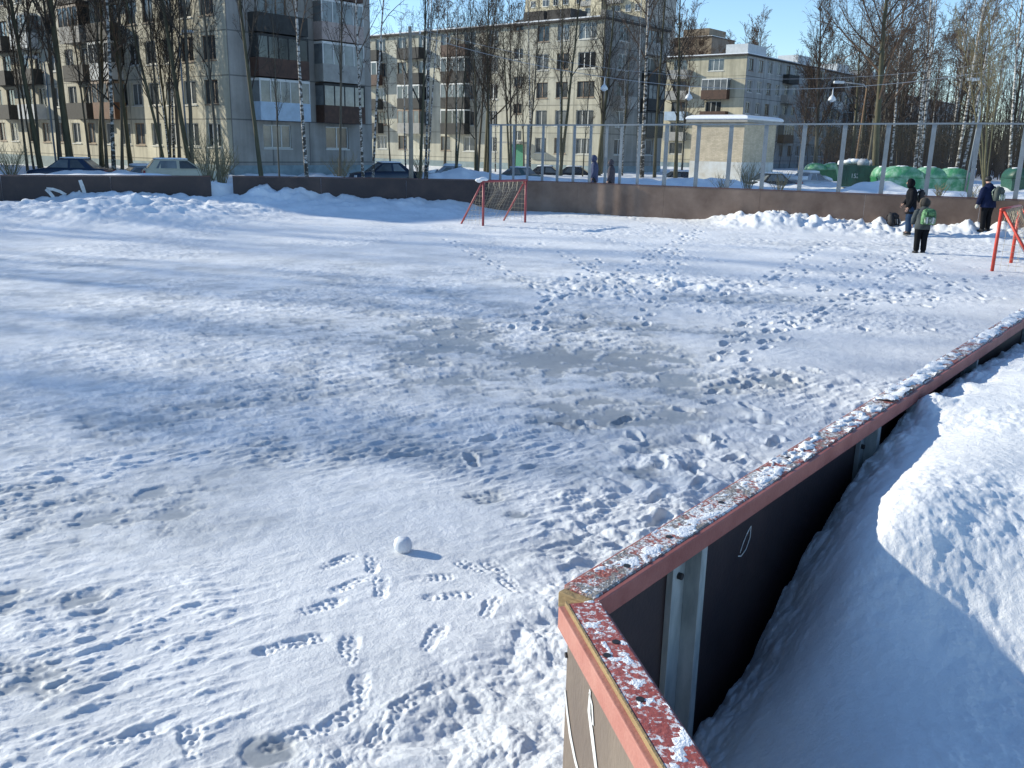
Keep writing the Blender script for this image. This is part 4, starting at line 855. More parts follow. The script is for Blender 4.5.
front = [('dark1', 40, 158, 11, 0, 46, 'mossy dark trunk leaning left, leftmost tree behind the dark blue car', 17, 1.0),
 ('dark1', 69, 155, 50, 0, 47, 'thick dark trunk rising behind the roof of the dark blue car', 19, 1.25),
 ('birch1', 113, 166, 107, 0, 45, 'white barked birch standing right of the dark blue car', 18, 1.0),
 ('dark2', 165, 158, 130, 0, 48, 'thin dark tree leaning left behind the beige snowy car', 15, .8),
 ('dark2', 191, 158, 163, 0, 46, 'dark trunk leaning strongly left over the beige snowy car', 17, 1.0),
 ('thin', 192, 160, 184, 0, 47, 'straight dark trunk crossing the leaning one behind the beige car', 18, 1.1),
 ('dark1', 262, 168, 241, 0, 48, 'dark tree leaning left before the shaded corner of the beige block', 17, .9),
 ('thin', 279, 168, 273, 40, 50, 'thin tree forked low before the blue glazed balcony', 10, .9),
 ('birch2', 307, 168, 295, 0, 48, 'curved birch with black patches just right of the blue glazed balcony', 18, 1.1),
 ('thin', 339, 169, 342, 0, 49, 'slim bare brown tree before the brown balcony', 17, .8),
 ('birch1', 363, 169, 356, 0, 51, 'birch in front of the right edge of the beige block', 18, .8),
 ('birch3', 372, 162, 381, 0, 54, 'tall birch leaning right just past the edge of the beige block', 19, .95),
 ('dark2', 420, 168, 425, 0, 60, 'dark tree right beside the concrete utility pole', 17, .8),
 ('birchm', 426, 169, 434, 0, 55, 'clump of birches leaning right of the concrete utility pole', 17, .8),
 ('multi', 456, 166, 462, 30, 62, 'many stemmed dark tree spreading low behind the snowy car', 12, .9),
 ('thin', 478, 165, 470, 0, 66, 'thin dark tree left of the plastic sheet fence end', 15, .9),
 ('dark1', 510, 163, 504, 43, 68, 'dark tree before the green entrance door of the middle block', 12, .75),
 ('thin', 528, 163, 540, 0, 68, 'bare tree beside the stairwell windows of the middle block', 14, .9),
 ('vee', 560, 166, 566, 0, 62, 'dark twin stemmed tree before the sunny wall of the middle block', 15, .85),
 ('thin', 583, 166, 590, 60, 66, 'low slim tree before the last sunny windows of the middle block', 9, .8),
 ('birch1', 642, 168, 650, 0, 58, 'tall white birch before the shaded end of the middle block', 19, .95),
 ('dark2', 655, 168, 664, 0, 64, 'dark leaning tree close behind the white birch at the middle block end', 17, .7),
 ('dark1', 676, 166, 682, 0, 60, 'dark wide crowned tree left of the brick kiosk', 13.5, .95),
 ('round', 816, 170, 822, 0, 74, 'bushy fine twigged tree before the long bluish block, right of the kiosk', 14, 1.0),
 ('big', 876, 166, 888, 0, 60, 'thick trunked tree with long arching branches rising behind the big green dumpster', 18, .95),
 ('birch2', 916, 166, 931, 0, 70, 'white forked birch behind the pale green bins', 19, 1.0),
 ('birchm', 921, 168, 936, 0, 73, 'birch clump fanning upward behind the pale green bins', 18, .95),
 ('birch1', 957, 164, 984, 0, 66, 'birch leaning right behind the end of the row of green bins', 19, .9),
 ('birch3', 962, 165, 998, 0, 69, 'second birch leaning right beside its twin behind the bins', 19, 1.1),
 ('young', 988, 178, 992, 60, 44, 'yellowish young tree with spreading stems behind the child in navy', 9.5, 1.0),
 ('birch2', 1012, 165, 1022, 0, 62, 'birch near the right edge of the picture behind the fence', 18, .9)]
for key, xb, yb, xt, yt, Y, lab, H, r in front:
    if xb < 200: H = H*57/Y; Y = 57
    if 470 < xb < 680 and Y < 76: H = H*(75+xb/300)/Y; Y = 75+xb/300
    plant(key, xb, yb, Y, H, tilt(xb, yb, xt, yt, Y), r*(.62 if xb < 480 else .8), lab, GL)
rn = random.Random(21)
# wood on the right
for i in range(52):
    px = rn.uniform(845, 1120); Y = rn.uniform(76, 160); plant(rn.choice(['birch1', 'birch2', 'birch3', 'far', 'far', 'birch3', 'dark1']), px, 160, Y, rn.uniform(15, 21), rn.uniform(-.05, .05), rn.uniform(.8, 1.1),
        'slender bare tree in the dense wood behind the green bins', 'trees of the wood behind the green bins')
for i in range(17):
    px = rn.uniform(-40, 225); plant(rn.choice(['dark2', 'thin', 'birch2', 'birch3', 'multi', 'far']), px, 160, rn.uniform(57.5, 61) if px < 205 else rn.uniform(50, 54), rn.uniform(11, 18), rn.uniform(-.08, .08), rn.uniform(.6, .95),
        'thin bare tree before the sunny side of the left beige block', 'thin trees before the sunny side of the left block')
for i in range(22):
    px = rn.choice([rn.uniform(372, 530), rn.uniform(372, 530), rn.uniform(530, 650)]); plant(rn.choice(['dark2', 'thin', 'birch3', 'far']), px, 160, rn.uniform(76, 86), rn.uniform(11, 18), rn.uniform(-.06, .06), rn.uniform(.6, .9),
        'thin bare tree before the middle apartment block', 'thin trees before the middle block')
for i in range(9):
    px = rn.choice([rn.uniform(655, 700), rn.uniform(800, 900), rn.uniform(800, 900)]); plant(rn.choice(['round', 'far', 'dark2', 'thin']), px, 160, rn.uniform(95, 112), rn.uniform(9, 14) if px < 780 else rn.uniform(12, 18), rn.uniform(-.05, .05), rn.uniform(.7, .95),
        'bare tree before the long bluish block beyond the kiosk', 'trees before the far right block')
for i in range(26):
    px = rn.choice([rn.uniform(380, 530), rn.uniform(655, 760), rn.uniform(770, 1060)]); plant('far', px, 150, rn.uniform(150, 210), rn.uniform(19, 27), 0, rn.uniform(.9, 1.2),
        'hazy bare treetop showing behind the roofs', 'treetops behind the apartment blocks')
# avenue left of the rink: its trunks throw the long shadows over the ice
PW = np.array([-SV[1], SV[0]])*-1.0
if PW[1] < 0: PW = -PW
for w, k, key, r, H in [(6.0, 50, 'birch1', .7, 24), (6.6, 56, 'birch3', .9, 25), (8.5, 50, 'birch3', .9, 23), (9.3, 55, 'birch1', .6, 22), (11.3, 48, 'birch3', 1.0, 23), (13.2, 50, 'birch3', .9, 22), (14.3, 60, 'birch3', 1.0, 26),
                        (16.9, 52, 'birch1', .6, 22), (19.4, 52, 'birch3', .9, 23), (20.2, 58, 'birch1', .6, 24), (22.3, 54, 'birch3', .9, 22), (17.8, 62, 'birch3', .8, 26)]:
    p = PW*w+SV*k; plant(key, 0, 0, 0, H, rn.uniform(-.03, .03), r, 'bare tree of the row left of the rink', 'row of trees left of the rink', xy=(p[0], p[1]))
for k, o in PR.items():
    if k not in used: bpy.data.objects.remove(o)
# brown thicket closing the view under the right hand wood, one mass nobody could count
th = MB(); rt = random.Random(4)
for i in range(3800):
    Y = rt.uniform(88, 165); px = rt.uniform(800, 1180) if rt.random() < .8 else rt.uniform(200, 800); X = (px-512)/900*Y*1.03
    if px < 800: Y = rt.uniform(125, 215); X = (px-512)/900*Y
    h = rt.uniform(4, 12)*rt.uniform(.5, 1.4)*(1 if px > 860 else .6) if px > 800 else rt.uniform(5, 12); x2 = X+rt.uniform(-.12, .12)*h; th.tube([(X, Y, 0), ((X+x2)/2+rt.uniform(-.3, .3), Y, h*.5), (x2, Y, h)], [rt.uniform(.04, .09), .035, .012], 3, False)
    for j in range(4):
        z = h*rt.uniform(.3, .95); a = rt.uniform(0, 6.28); l = rt.uniform(.6, 1.8); th.tube([(X+(x2-X)*z/h, Y, z), (X+(x2-X)*z/h+math.cos(a)*l, Y+math.sin(a)*l, z+l*rt.uniform(.3, 1))], [.022, .009], 3, False)
tag(th.obj('far_thicket', mat('thicket_bark', (.035, .028, .022), .9, .4, .3, col2=(.09, .06, .04)), None), 'dense brown leafless undergrowth filling the far wood behind the bins', 'undergrowth', kind='stuff')
# shrubs
def shrub(px, py, Y, h, w, seed, label, n=26, m=None):
    rs = random.Random(seed); mb = MB()
    for i in range(n):
        a = rs.uniform(0, 6.28); l = rs.uniform(.2, 1)*w; hh = h*rs.uniform(.6, 1.05); p0 = np.array([rs.uniform(-.1, .1), rs.uniform(-.1, .1), -.1]); p2 = np.array([math.cos(a)*l, math.sin(a)*l, hh]); p1 = (p0+p2)/2+np.array([0, 0, .15*h])
        mb.tube([p0, p1, p2], [.016, .010, .004], 3, False)
        for j in range(5):
            t = rs.uniform(.3, 1); q = p0+(p2-p0)*t+np.array([0, 0, .12*h*math.sin(t*PI)]); aa = rs.uniform(0, 6.28); s = h*rs.uniform(.12, .3); mb.tube([q, q+np.array([math.cos(aa)*s*.6, math.sin(aa)*s*.6, s])], [.008, .003], 3, False)
    p = atY(px, py, Y); o = mb.obj('bare_shrub', m or M_twigt, None); o.location = (p[0], p[1], gh(p[0], p[1])); tag(o, label, 'shrub'); return o
shrub(222, 180, 33.5, 1.5, .8, 1, 'twiggy bare shrub at the gate gap behind the left boards')
shrub(208, 172, 43, 2.6, 1.4, 2, 'tall yellowish bare shrub behind the gate gap at the foot of the block', 40)
shrub(10, 160, 46, 1.6, 1.6, 3, 'low brownish bushes at the left picture edge behind the snow bank', 40)
shrub(748, 182, 50, 1.6, 1.0, 4, 'bare twiggy bush before the brick kiosk corner', 30)
shrub(722, 184, 47, 1.1, .8, 5, 'small bare bush before the lit kiosk wall', 22)
shrub(780, 184, 48, 1.3, .8, 6, 'bare bush right of the brick kiosk', 22)
shrub(340, 168, 52, 1.6, 1.3, 7, 'bare shrub before the shaded ground floor windows of the left block', 34)
shrub(975, 186, 33, .9, .7, 8, 'thin twigs poking from the snow behind the child in navy', 18)
shrub(940, 188, 36, .8, .6, 9, 'thin twigs in the snow before the pale green bins', 16)
shrub(420, 170, 58, 1.4, 1.0, 10, 'bare shrub at the foot of the concrete utility pole', 24)
# ------------------------------------------------------------------ poles, lamps, wire
def upole(px, Y, zt, m, label, name='utility_pole', arm=True, r=.14, lean=0):
    p = atY(px, 150, Y); z0 = gh(p[0], p[1]); t = thing(name, (p[0], p[1], z0), 0, label, 'pole' if name == 'utility_pole' else 'street lamp')
    MB().tube([(0, 0, -.5), (lean, 0, zt-z0)], [r, r*.7], 10).obj('pole', m, t, smooth=True)
    if arm:
        MB().tube([(-.6, 0, zt-z0-.45), (.6, 0, zt-z0-.40)], .05, 6).obj('crossarm', m, t)
        for x in (-.55, .0, .55): MB().tube([(x, 0, zt-z0-.4), (x, 0, zt-z0-.3), (x, 0, zt-z0-.2)], [.03, .06, .03], 8).obj('insulator', M_lampw, t)
    return t, p
t, pA = upole(411, 53, 8.5, M_conc, 'grey-brown concrete utility pole with crossarm right of the left block')
t, pB = upole(1042, 50, 7.4, M_woodpole, 'utility pole just beyond the right picture edge carrying the span wire')
mb = MB(); A3 = np.array([pA[0], 53, 8.2]); B3_ = np.array([pB[0], 50, 7.25]); 
def wp(t): p = A3*(1-t)+B3_*t; p[2] -= 2.25*4*t*(1-t)*.98; return p
mb.tube([wp(i/40) for i in range(41)], .014, 4); wo = mb.obj('span_wire', M_wire, None); tag(wo, 'sagging pale span wire crossing above the fence and carrying hanging lamps', 'wire')
wd = MB(); wd.tube([wp(i/40)*np.array([1, 1, 1])+np.array([0, .3, .35+.2*math.sin(i/40*PI)]) for i in range(41)], .008, 4); tag(wd.obj('span_wire', M_wire, None), 'thinner second wire running just above the sagging span wire', 'wire')
def hlamp(px, label):
    best = min((abs(ray(px, 85)[0]/ray(px, 85)[1]-wp(i/400)[0]/wp(i/400)[1]), i) for i in range(401))[1]; p = wp(best/400)
    t = thing('hanging_lamp', (p[0], p[1], p[2]-.62), 0, label, 'street lamp', 'lamps hanging from the span wire')
    t.scale = (.7, .7, .75)
    MB().tube([(0, 0, .30), (0, 0, .36), (0, 0, .82)], [.09, .05, .03], 10).obj('lamp_neck', M_lampw, t, smooth=True)
    MB().tube([(0, 0, -.06), (0, 0, .0), (0, 0, .18), (0, 0, .31)], [.27, .30, .22, .09], 16).obj('lamp_shade', M_lampw, t, smooth=True)
    mb = MB(); mb.ball((0, 0, -.04), (.19, .19, .12), 12, 8); mb.obj('glass_bowl', mat('frosted_bowl', (.6, .62, .62), .3, .05), t, smooth=True)
hlamp(833, 'white hanging lamp over the fence before the long bluish block, the larger right one'); hlamp(690, 'white hanging lamp in front of the tree left of the kiosk'); hlamp(605, 'small lamp hanging before the corner of the middle block')
def slamp(px, Y, zt, side, m, label, reach=1.2, lean=0):
    t, p = upole(px, Y, zt, m, label, 'street_lamp', False, .065, lean); h = zt-t.location.z
    MB().tube([(lean, 0, h-.05), (lean+side*.25, -.05, h+.18), (lean+side*reach, -.1, h+.28)], .035, 6).obj('lamp_arm', M_wire, t, smooth=True)
    mb = MB(); x = lean+side*(reach+.3); mb.box(x-.34, -.22, h+.2, x+.34, .02, h+.36); mb.obj('lamp_head', M_lampw, t, bevel=.05)
slamp(970, 56, 6.3, -1, M_post, 'grey street lamp with arm to the left among the right hand birches', .5, .35)
slamp(856, 62, 6.4, -1, M_woodpole, 'tall brown wooden lamp pole behind the big green dumpster', 1.6, .25)
slamp(188, 57.5, 8.2, 1, M_post, 'slim grey street lamp between the crossing trunks before the left block', .3, -.1)
slamp(55, 58, 6.6, -1, M_post, 'slim street lamp with slanted head far left before the beige block', .4, -.1)
# ------------------------------------------------------------------ cars
def car(px, Y, rz, paint, label, snowc=0, est=False, group='cars parked beyond the rink', ry=165):
    p = atY(px, ry, Y); z = p[2]-1.48-(.05+.11*snowc if snowc else 0); t = thing('parked_car', (p[0], p[1], z-.02), rz, label, 'car', group)
    st = [(-2.15, .62, .42, .62), (-2.05, .78, .30, .78), (-1.5, .85, .24, .88), (-.9, .87, .22, .93), (.6, .87, .22, .95), (1.5, .86, .24, .97 if not est else .98), (2.05, .80, .32, .93), (2.18, .66, .45, .78)]
    rings = [[(x, -w*.92, a), (x, w*.92, a), (x, w, a+.12), (x, w, b-.18), (x, w*.90, b), (x, 0, b+.03), (x, -w*.90, b), (x, -w, b-.18), (x, -w, a+.12)] for x, w, a, b in st]
    MB().loft(rings).obj('body', paint, t, smooth=True, bevel=.02)
    xr = 1.95 if est else 1.55; xt = 1.55 if est else .95
    base = [(-1.0, .80), (-.2, .82), (xr-.6, .82), (xr, .76)]; top = [(-.30, .60), (.0, .63), (xt-.4, .63), (xt, .58)]; z0, z1 = .93, 1.43
    r0 = [(x, -w, z0) for x, w in base]+[(x, w, z0) for x, w in base[::-1]]; r1 = [(x, -w, z1) for x, w in top]+[(x, w, z1) for x, w in top[::-1]]; r2 = [(x*.9+.03, y*.8, z1+.05) for x, y, _ in r1]
    cab = MB(); cab.loft([r0, r1, r2]); cab.obj('cabin', paint, t, smooth=False, bevel=.02)
    def lp(a, b, k): return tuple(a[i]+(b[i]-a[i])*k for i in range(3))
    def pane(nm, a, b, c, d, n):
        q = [np.array(v, float) for v in (a, b, c, d)]; ce = sum(q)/4; q = [ce+(v-ce)*.86+np.array(n)*.012 for v in q]; MB().quad(*q).obj(nm, M_glass, t)
    for s in (-1, 1):
        pane('side_window', (-.95, s*.81, z0), (.25, s*.825, z0), (.25, s*.635, z1), (-.28, s*.605, z1), (0, s, .3)); pane('side_window', (.27, s*.825, z0), (xr-.35, s*.80, z0), (xt-.25, s*.615, z1), (.27, s*.635, z1), (0, s, .3))
    pane('windscreen', (-1.0, -.78, z0), (-1.0, .78, z0), (-.30, .58, z1), (-.30, -.58, z1), (-1, 0, .8)); pane('rear_window', (xr, .72, z0), (xr, -.72, z0), (xt, -.56, z1), (xt, .56, z1), (1, 0, .5))
    for x in (-1.35, 1.35):
        for s in (-1, 1):
            w = MB().tube([(x, s*.70, .31), (x, s*.885, .31)], .31, 16).obj('wheel', M_tyre, t, smooth=False); MB().tube([(x, s*.88, .31), (x, s*.892, .31)], .18, 12).obj('rim', M_rim, w)
    for s in (-1, 1): MB().box(-2.17, s*.62-.16, .58, -2.08, s*.62+.16, .72).obj('headlight', mat('headlight', (.5, .5, .5), .2, .1), t, bevel=.02); MB().box(2.1, s*.66-.12, .66, 2.2, s*.66+.12, .84).obj('tail_light', mat('tail_light', (.3, .02, .02), .3, .1), t, bevel=.02)
    if snowc:
        mb = MB(); k = .05+.11*snowc; mb.loft([[(x*1.0, y*.98, z1+.045) for x, y, _ in r1], [(x*.98, y*.95, z1+.05+k*.7) for x, y, _ in r1], [(x*.75+.1, y*.6, z1+.05+k) for x, y, _ in r1]])
        if snowc > .6:
            mb.loft([[(-2.0, -.75, .86), (-2.0, .75, .86), (-1.0, .78, .98), (-1.0, -.78, .98)], [(-1.9, -.68, .90+k), (-1.9, .68, .90+k), (-.85, .74, 1.10+k), (-.85, -.74, 1.10+k)]])
            if not est: mb.loft([[(2.08, -.72, .93), (1.5, -.76, .98), (1.5, .76, .98), (2.08, .72, .93)], [(2.0, -.66, .97+k), (1.4, -.72, 1.08+k), (1.4, .72, 1.08+k), (2.0, .66, .97+k)]])
        mb.obj('snow_cover', snow2, t, smooth=True)
    return t
Pnavy = mat('navy_car_paint', (.012, .028, .06), .25, .1); Pbeige = mat('beige_car_paint', (.52, .48, .36), .35, .1); Pdk = mat('black_car_paint', (.015, .017, .02), .25, .1); Pblue = mat('blue_car_paint', (.010, .02, .04), .25, .1); Psil = mat('silver_car_paint', (.3, .32, .34), .3, .1, metal=.3); Pgr = mat('teal_car_paint', (.03, .10, .11), .3, .1)
car(69, 52, R(4), Pnavy, 'dark navy saloon car behind the snow bank at far left', .05, ry=156.5)
car(181, 55, R(206), Pbeige, 'beige hatchback dusted with snow behind the left boards', .25, True, ry=157.5)
car(137, 57, R(40), Psil, 'small car buried in snow between the navy and beige cars', 1.0, ry=163)
car(384, 58, R(30), Pblue, 'dark blue car parked at the foot of the utility pole', .1, ry=161)
car(457, 66, R(178), Psil, 'pale car under a thick snow blanket left of the fence end', 1.0, ry=163.5)
car(517, 75, R(-40), Pgr, 'teal car half hidden by snow below the green entrance door', .3, ry=166)
car(549, 80, R(170), Pdk, 'dark car with snowy roof before the middle block windows', .3, ry=165)
car(578, 80, R(170), Pdk, 'black car just left of the two distant walkers', .15, ry=165.5)
car(676, 80, R(12), Pdk, 'dark car sunk in the snow left of the kiosk base', .4, ry=170)
car(768, 66, R(30), Pdk, 'dark car with snow on its roof right of the kiosk', .5, ry=171.5)
car(811, 70, R(220), Psil, 'silver car with a flat white snow roof left of the dumpster', 1.0, ry=170)
# ------------------------------------------------------------------ bins
def textobj(s, size, m, parent, loc, rot, name='lettering'):
    cu = bpy.data.curves.new(name, 'FONT'); cu.body = s; cu.size = size; cu.extrude = .006; cu.align_x = 'CENTER'; cu.align_y = 'CENTER'; cu.materials.append(m)
    o = bpy.data.objects.new(name, cu); COL.objects.link(o); dg = bpy.context.evaluated_depsgraph_get(); me = bpy.data.meshes.new_from_object(o.evaluated_get(dg)); bpy.data.objects.remove(o)
    o = bpy.data.objects.new(name, me); COL.objects.link(o); o.parent = parent; o.location = loc; o.rotation_euler = rot; return o
p = atY(859, 168.5, 60); t = thing('dumpster', (p[0], p[1], p[2]-1.44*.80), R(-14), 'large dark green dumpster heaped with snowy rubbish and stencilled number', 'dumpster')
mb = MB(); mb.loft([[(-1.35, -.8, 0), (1.0, -.8, 0), (1.0, .8, 0), (-1.35, .8, 0)], [(-1.75, -.95, 1.35), (1.45, -.95, 1.35), (1.45, .95, 1.35), (-1.75, .95, 1.35)]]); mb.obj('container_body', M_gdark, t, bevel=.02)
mb = MB(); mb.box(-1.8, -1.0, 1.352, 1.5, -.93, 1.44); mb.box(-1.8, .93, 1.352, 1.5, 1.0, 1.44); mb.box(-1.8, -.929, 1.352, -1.72, .929, 1.44); mb.box(1.42, -.929, 1.352, 1.5, .929, 1.44); mb.obj('top_rim', M_gdark, t)
for x in (-1.0, -.1, .8): MB().box(x-.04, -1.0, .1, x+.04, -.9, 1.34).obj('stiffener', M_gdark, t)
mb = MB(); mb.box(.98, -.99, .3, 1.2, -.93, 1.1); mb.obj('pale_side_stripe', mat('pale_green_stripe', (.2, .4, .2), .6, .2), t)
textobj('152', .42, M_graf, t, (-.35, -.965, .72), (R(84), 0, 0))
t.scale = (.80, .80, .95)
rj = random.Random(8)
for i in range(9):
    mb = MB(); mb.ball((rj.uniform(-1.3, 1.1), rj.uniform(-.5, .5), 1.45+rj.uniform(0, .25)), (rj.uniform(.25, .5), rj.uniform(.2, .4), rj.uniform(.15, .3)), 9, 6, .18, rj); mb.obj('rubbish_heap', M_trash if i % 2 else snow2, t, smooth=True)
def dombin(px, Y, w, h, rz, label, m1, m2, dep=1.1, n=1, opened=False, ty=164.5):
    p = atY(px, ty, Y); t = thing('waste_bin', (p[0], p[1], p[2]-h), rz, label, 'waste bin', 'green arched bins by the wood')
    MB().loft([[(-w*.44, -dep*.42, 0), (w*.44, -dep*.42, 0), (w*.44, dep*.42, 0), (-w*.44, dep*.42, 0)], [(-w/2, -dep/2, h*.62), (w/2, -dep/2, h*.62), (w/2, dep/2, h*.62), (-w/2, dep/2, h*.62)]]).obj('bin_body', m1, t, bevel=.03)
    rings = []
    for x in np.linspace(-w/2, w/2, 2 if n == 1 else n*6+1):
        rr = []; sc = 1 if n == 1 else .86+.14*abs(math.sin((x+w/2)/w*PI*n))
        for k in range(9): a = PI*k/8; rr.append((x, -math.cos(a)*dep/2, h*.625+math.sin(a)*h*.38*sc))
        rings.append(rr)
    if opened: 
        rings2 = [[(x, y, z) for x, y, z in r] for r in rings]
        MB().loft(rings2).obj('arched_lid', m2, t, smooth=True)
        MB().box(-w/2-.03, -dep*.30, h*.66, -w/2-.002, dep*.05, h*.92).obj('opening', M_bolt, t)  # solid dark box painting in the shaded inside of the hatch
    else: MB().loft(rings).obj('arched_lid', m2, t, smooth=True)
    MB().box(-w/2-.02, -dep/2-.03, h*.58, w/2+.02, dep/2+.03, h*.62).obj('rim', m1, t)
    if m2 is M_gbinl or True:
        rsn = random.Random(int(px)); mb = MB()
        for q in range(3): mb.ball((rsn.uniform(-w*.35, w*.35), rsn.uniform(-.1, .1), h*.99), (w*.13, .2, .05), 8, 6, .2, rsn)
        mb.obj('snow_cap', snow2, t, smooth=True)
dombin(816, 74, 1.5, 1.4, R(-98), 'dark green arched bin peeking above the snow roofed silver car', M_gbin, M_gbinl, 1.5, ty=163); dombin(832, 74, 1.5, 1.4, R(-98), 'dark green arched bin touching the left side of the dumpster', M_gbin, M_gbinl, 1.5, ty=163)
dombin(883, 58, 1.6, 1.7, R(-98), 'bluish green bin immediately right of the big dumpster', M_gbin, M_gbinl, 1.0, ty=166.5)
dombin(902, 55, 1.6, 1.8, R(-96), 'open green bin with a dark hatch and snow streaks above the hooded child', M_gbinl, M_gbinl, 2.2, ty=166, opened=True)
dombin(930, 55, 1.6, 1.7, R(-100), 'bright light green bin right of the open one behind a fence post', M_gbinl, M_gbinl, 1.7, ty=167)
dombin(954, 57, 1.6, 1.6, R(-102), 'light green bin at the right end of the row beside the snow heap', M_gbinl, M_gbinl, 1.9, ty=168)
dombin(1018, 60, 2.0, 1.8, R(-98), 'dull green bin at the right picture edge behind the last fence post', M_gdark, M_gdark, 1.2, ty=168)
# ------------------------------------------------------------------ people
def skin_chain(name, m, parent, verts, edges, root=0, sub=1, fat=1.0):
    bm = bmesh.new(); sk = bm.verts.layers.skin.verify(); vs = []
    for i, (co_, r) in enumerate(verts):
        v = bm.verts.new(co_); r = (r, r) if not hasattr(r, '__len__') else r; v[sk].radius = (r[0]*fat, r[1]*fat); v[sk].use_root = (i == root); vs.append(v)
    for a, b in edges: bm.edges.new((vs[a], vs[b]))
    me = bpy.data.meshes.new(name); bm.to_mesh(me); bm.free(); me.materials.append(m)
    o = bpy.data.objects.new(name, me); COL.objects.link(o); o.parent = parent
    s = o.modifiers.new('skin', 'SKIN'); s.use_smooth_shade = True; u = o.modifiers.new('sub', 'SUBSURF'); u.levels = sub; u.render_levels = sub
    dg = bpy.context.evaluated_depsgraph_get(); me2 = bpy.data.meshes.new_from_object(o.evaluated_get(dg)); o.modifiers.clear(); o.data = me2
    if not me2.materials: me2.materials.append(m)
    me2.polygons.foreach_set('use_smooth', [True]*len(me2.polygons)); return o
M_skin = mat('skin', (.45, .27, .2), .6, .1)
def person(loc, rz, H, label, jacket, trous, boot, coat=.0, hood='up', hoodm=None, head=(0, .02), arms=None, stride=.0, puff=1.0, glove=None, fur=None, bow=0.0, group=None, chubby=1.0):
    """faces +y. heights are fractions of H"""
    t = thing('person', loc, rz, label, 'person', group); h = H
    hip, sh, nk = .50*h, .80*h, .845*h; hx, sx = .055*h, .105*h; fb = bow*h
    c = lambda x, y, z: (x, y, z)
    arms = arms or [((-.15, -.01, .64), (-.155, .04, .49)), ((.15, -.01, .64), (.155, .04, .49))]
    sy = fb*.6
    V = [(c(0, 0, hip+.02*h), .075*h), (c(0, fb*.2, .62*h), .07*h), (c(0, sy, .75*h), .08*h), (c(0, sy*1.2, nk), .032*h), (c(head[0]*h*.3, sy*1.3+.01*h+head[1]*h*.4, .885*h), .045*h), (c(head[0]*h, sy*1.4+.015*h+head[1]*h, .94*h), .055*h), (c(head[0]*h, sy*1.4+.01*h+head[1]*h, .975*h), .035*h)]
    E_ = [(0, 1), (1, 2), (2, 3), (3, 4), (4, 5), (5, 6)]
    nose = len(V); V.append((c(head[0]*h, sy*1.4+.075*h+head[1]*h, .925*h), .008*h)); E_.append((5, nose))
    hands = []
    for s, (el, wr) in zip((-1, 1), arms):
        b = len(V); V += [(c(s*sx, sy, sh-.02*h), .035*h), (c(el[0]*h, el[1]*h+sy, el[2]*h), .026*h), (c(wr[0]*h, wr[1]*h+sy, wr[2]*h), .018*h)]; E_ += [(2, b), (b, b+1), (b+1, b+2)]
        e = np.array([el[0]*h, el[1]*h+sy, el[2]*h]); w = np.array([wr[0]*h, wr[1]*h+sy, wr[2]*h]); d = (w-e)/np.linalg.norm(w-e); pl = w+d*.035*h; k = len(V); V.append((tuple(pl), .02*h)); E_.append((b+2, k))
        side = np.array([0, 1., 0])-d*d[1]; side /= np.linalg.norm(side)
        for f in range(4):
            a0 = pl+side*(.016*h*(f-1.5)*.7)+d*.018*h; L = (.036, .042, .040, .03)[f]*h; q1 = a0+d*L*.6+np.array([-s*.004*h, 0, 0]); q2 = q1+d*L*.4+np.array([-s*.010*h, 0, 0]); n = len(V); V += [(tuple(a0), .0058*h), (tuple(q1), .0055*h), (tuple(q2), .0045*h)]; E_ += [(k, n), (n, n+1), (n+1, n+2)]
        n = len(V); a0 = w+d*.02*h+side*.018*h; V += [(tuple(a0+side*.012*h), .006*h), (tuple(a0+side*.02*h+d*.022*h), .005*h)]; E_ += [(k, n), (n, n+1)]
        hands.append((s, el, wr))
    legs = []
    for s in (-1, 1):
        st = stride*s; b = len(V); kn = c(s*hx*1.1, st*.35*h+.012*h, .275*h); an = c(s*hx*1.15, st*.55*h*(1)-.0, .045*h); toe = c(s*hx*1.3, an[1]+.07*h, .02*h)
        V += [(c(s*hx, 0, hip-.02*h), .05*h), (kn, .034*h), (an, .022*h), (toe, .018*h)]; E_ += [(0, b), (b, b+1), (b+1, b+2), (b+2, b+3)]; legs.append((kn, an, toe))
    body = skin_chain('body', M_skin, t, V, E_, 0, fat=.92)
    if glove:
        for s, el, wr in hands:
            w = np.array([wr[0]*h, wr[1]*h+sy, wr[2]*h]); e = np.array([el[0]*h, el[1]*h+sy, el[2]*h]); d = (w-e)/np.linalg.norm(w-e); mb = MB(); mb.tube([w-d*.01*h, w+d*.02*h, w+d*.06*h, w+d*.085*h], [.024*h, .03*h, .03*h, .014*h], 8); mb.obj('mitten', glove, t, smooth=True)
    # trousers
    tm = MB(); cb = chubby
    for (kn, an, toe), s in zip(legs, (-1, 1)):
        q = [(s*hx*.95, 0, hip+.03*h), (s*hx*1.05, .0, hip-.06*h), (s*hx*1.12, kn[1]*.6, .39*h), kn, (an[0], (kn[1]+an[1])/2-.005*h, .16*h), (an[0], an[1]-.004*h, .075*h), (an[0], an[1], .055*h)]
        tm.tube(q, [.066*h*cb, .070*h*cb, .060*h*cb, .051*h*cb, .047*h*cb, .046*h*cb, .040*h*cb], 12)
    tm.ball((0, -.005*h, hip+.005*h), (.108*h*cb, .078*h*cb, .07*h), 14, 9); tm.obj('trousers', trous, t, smooth=True)
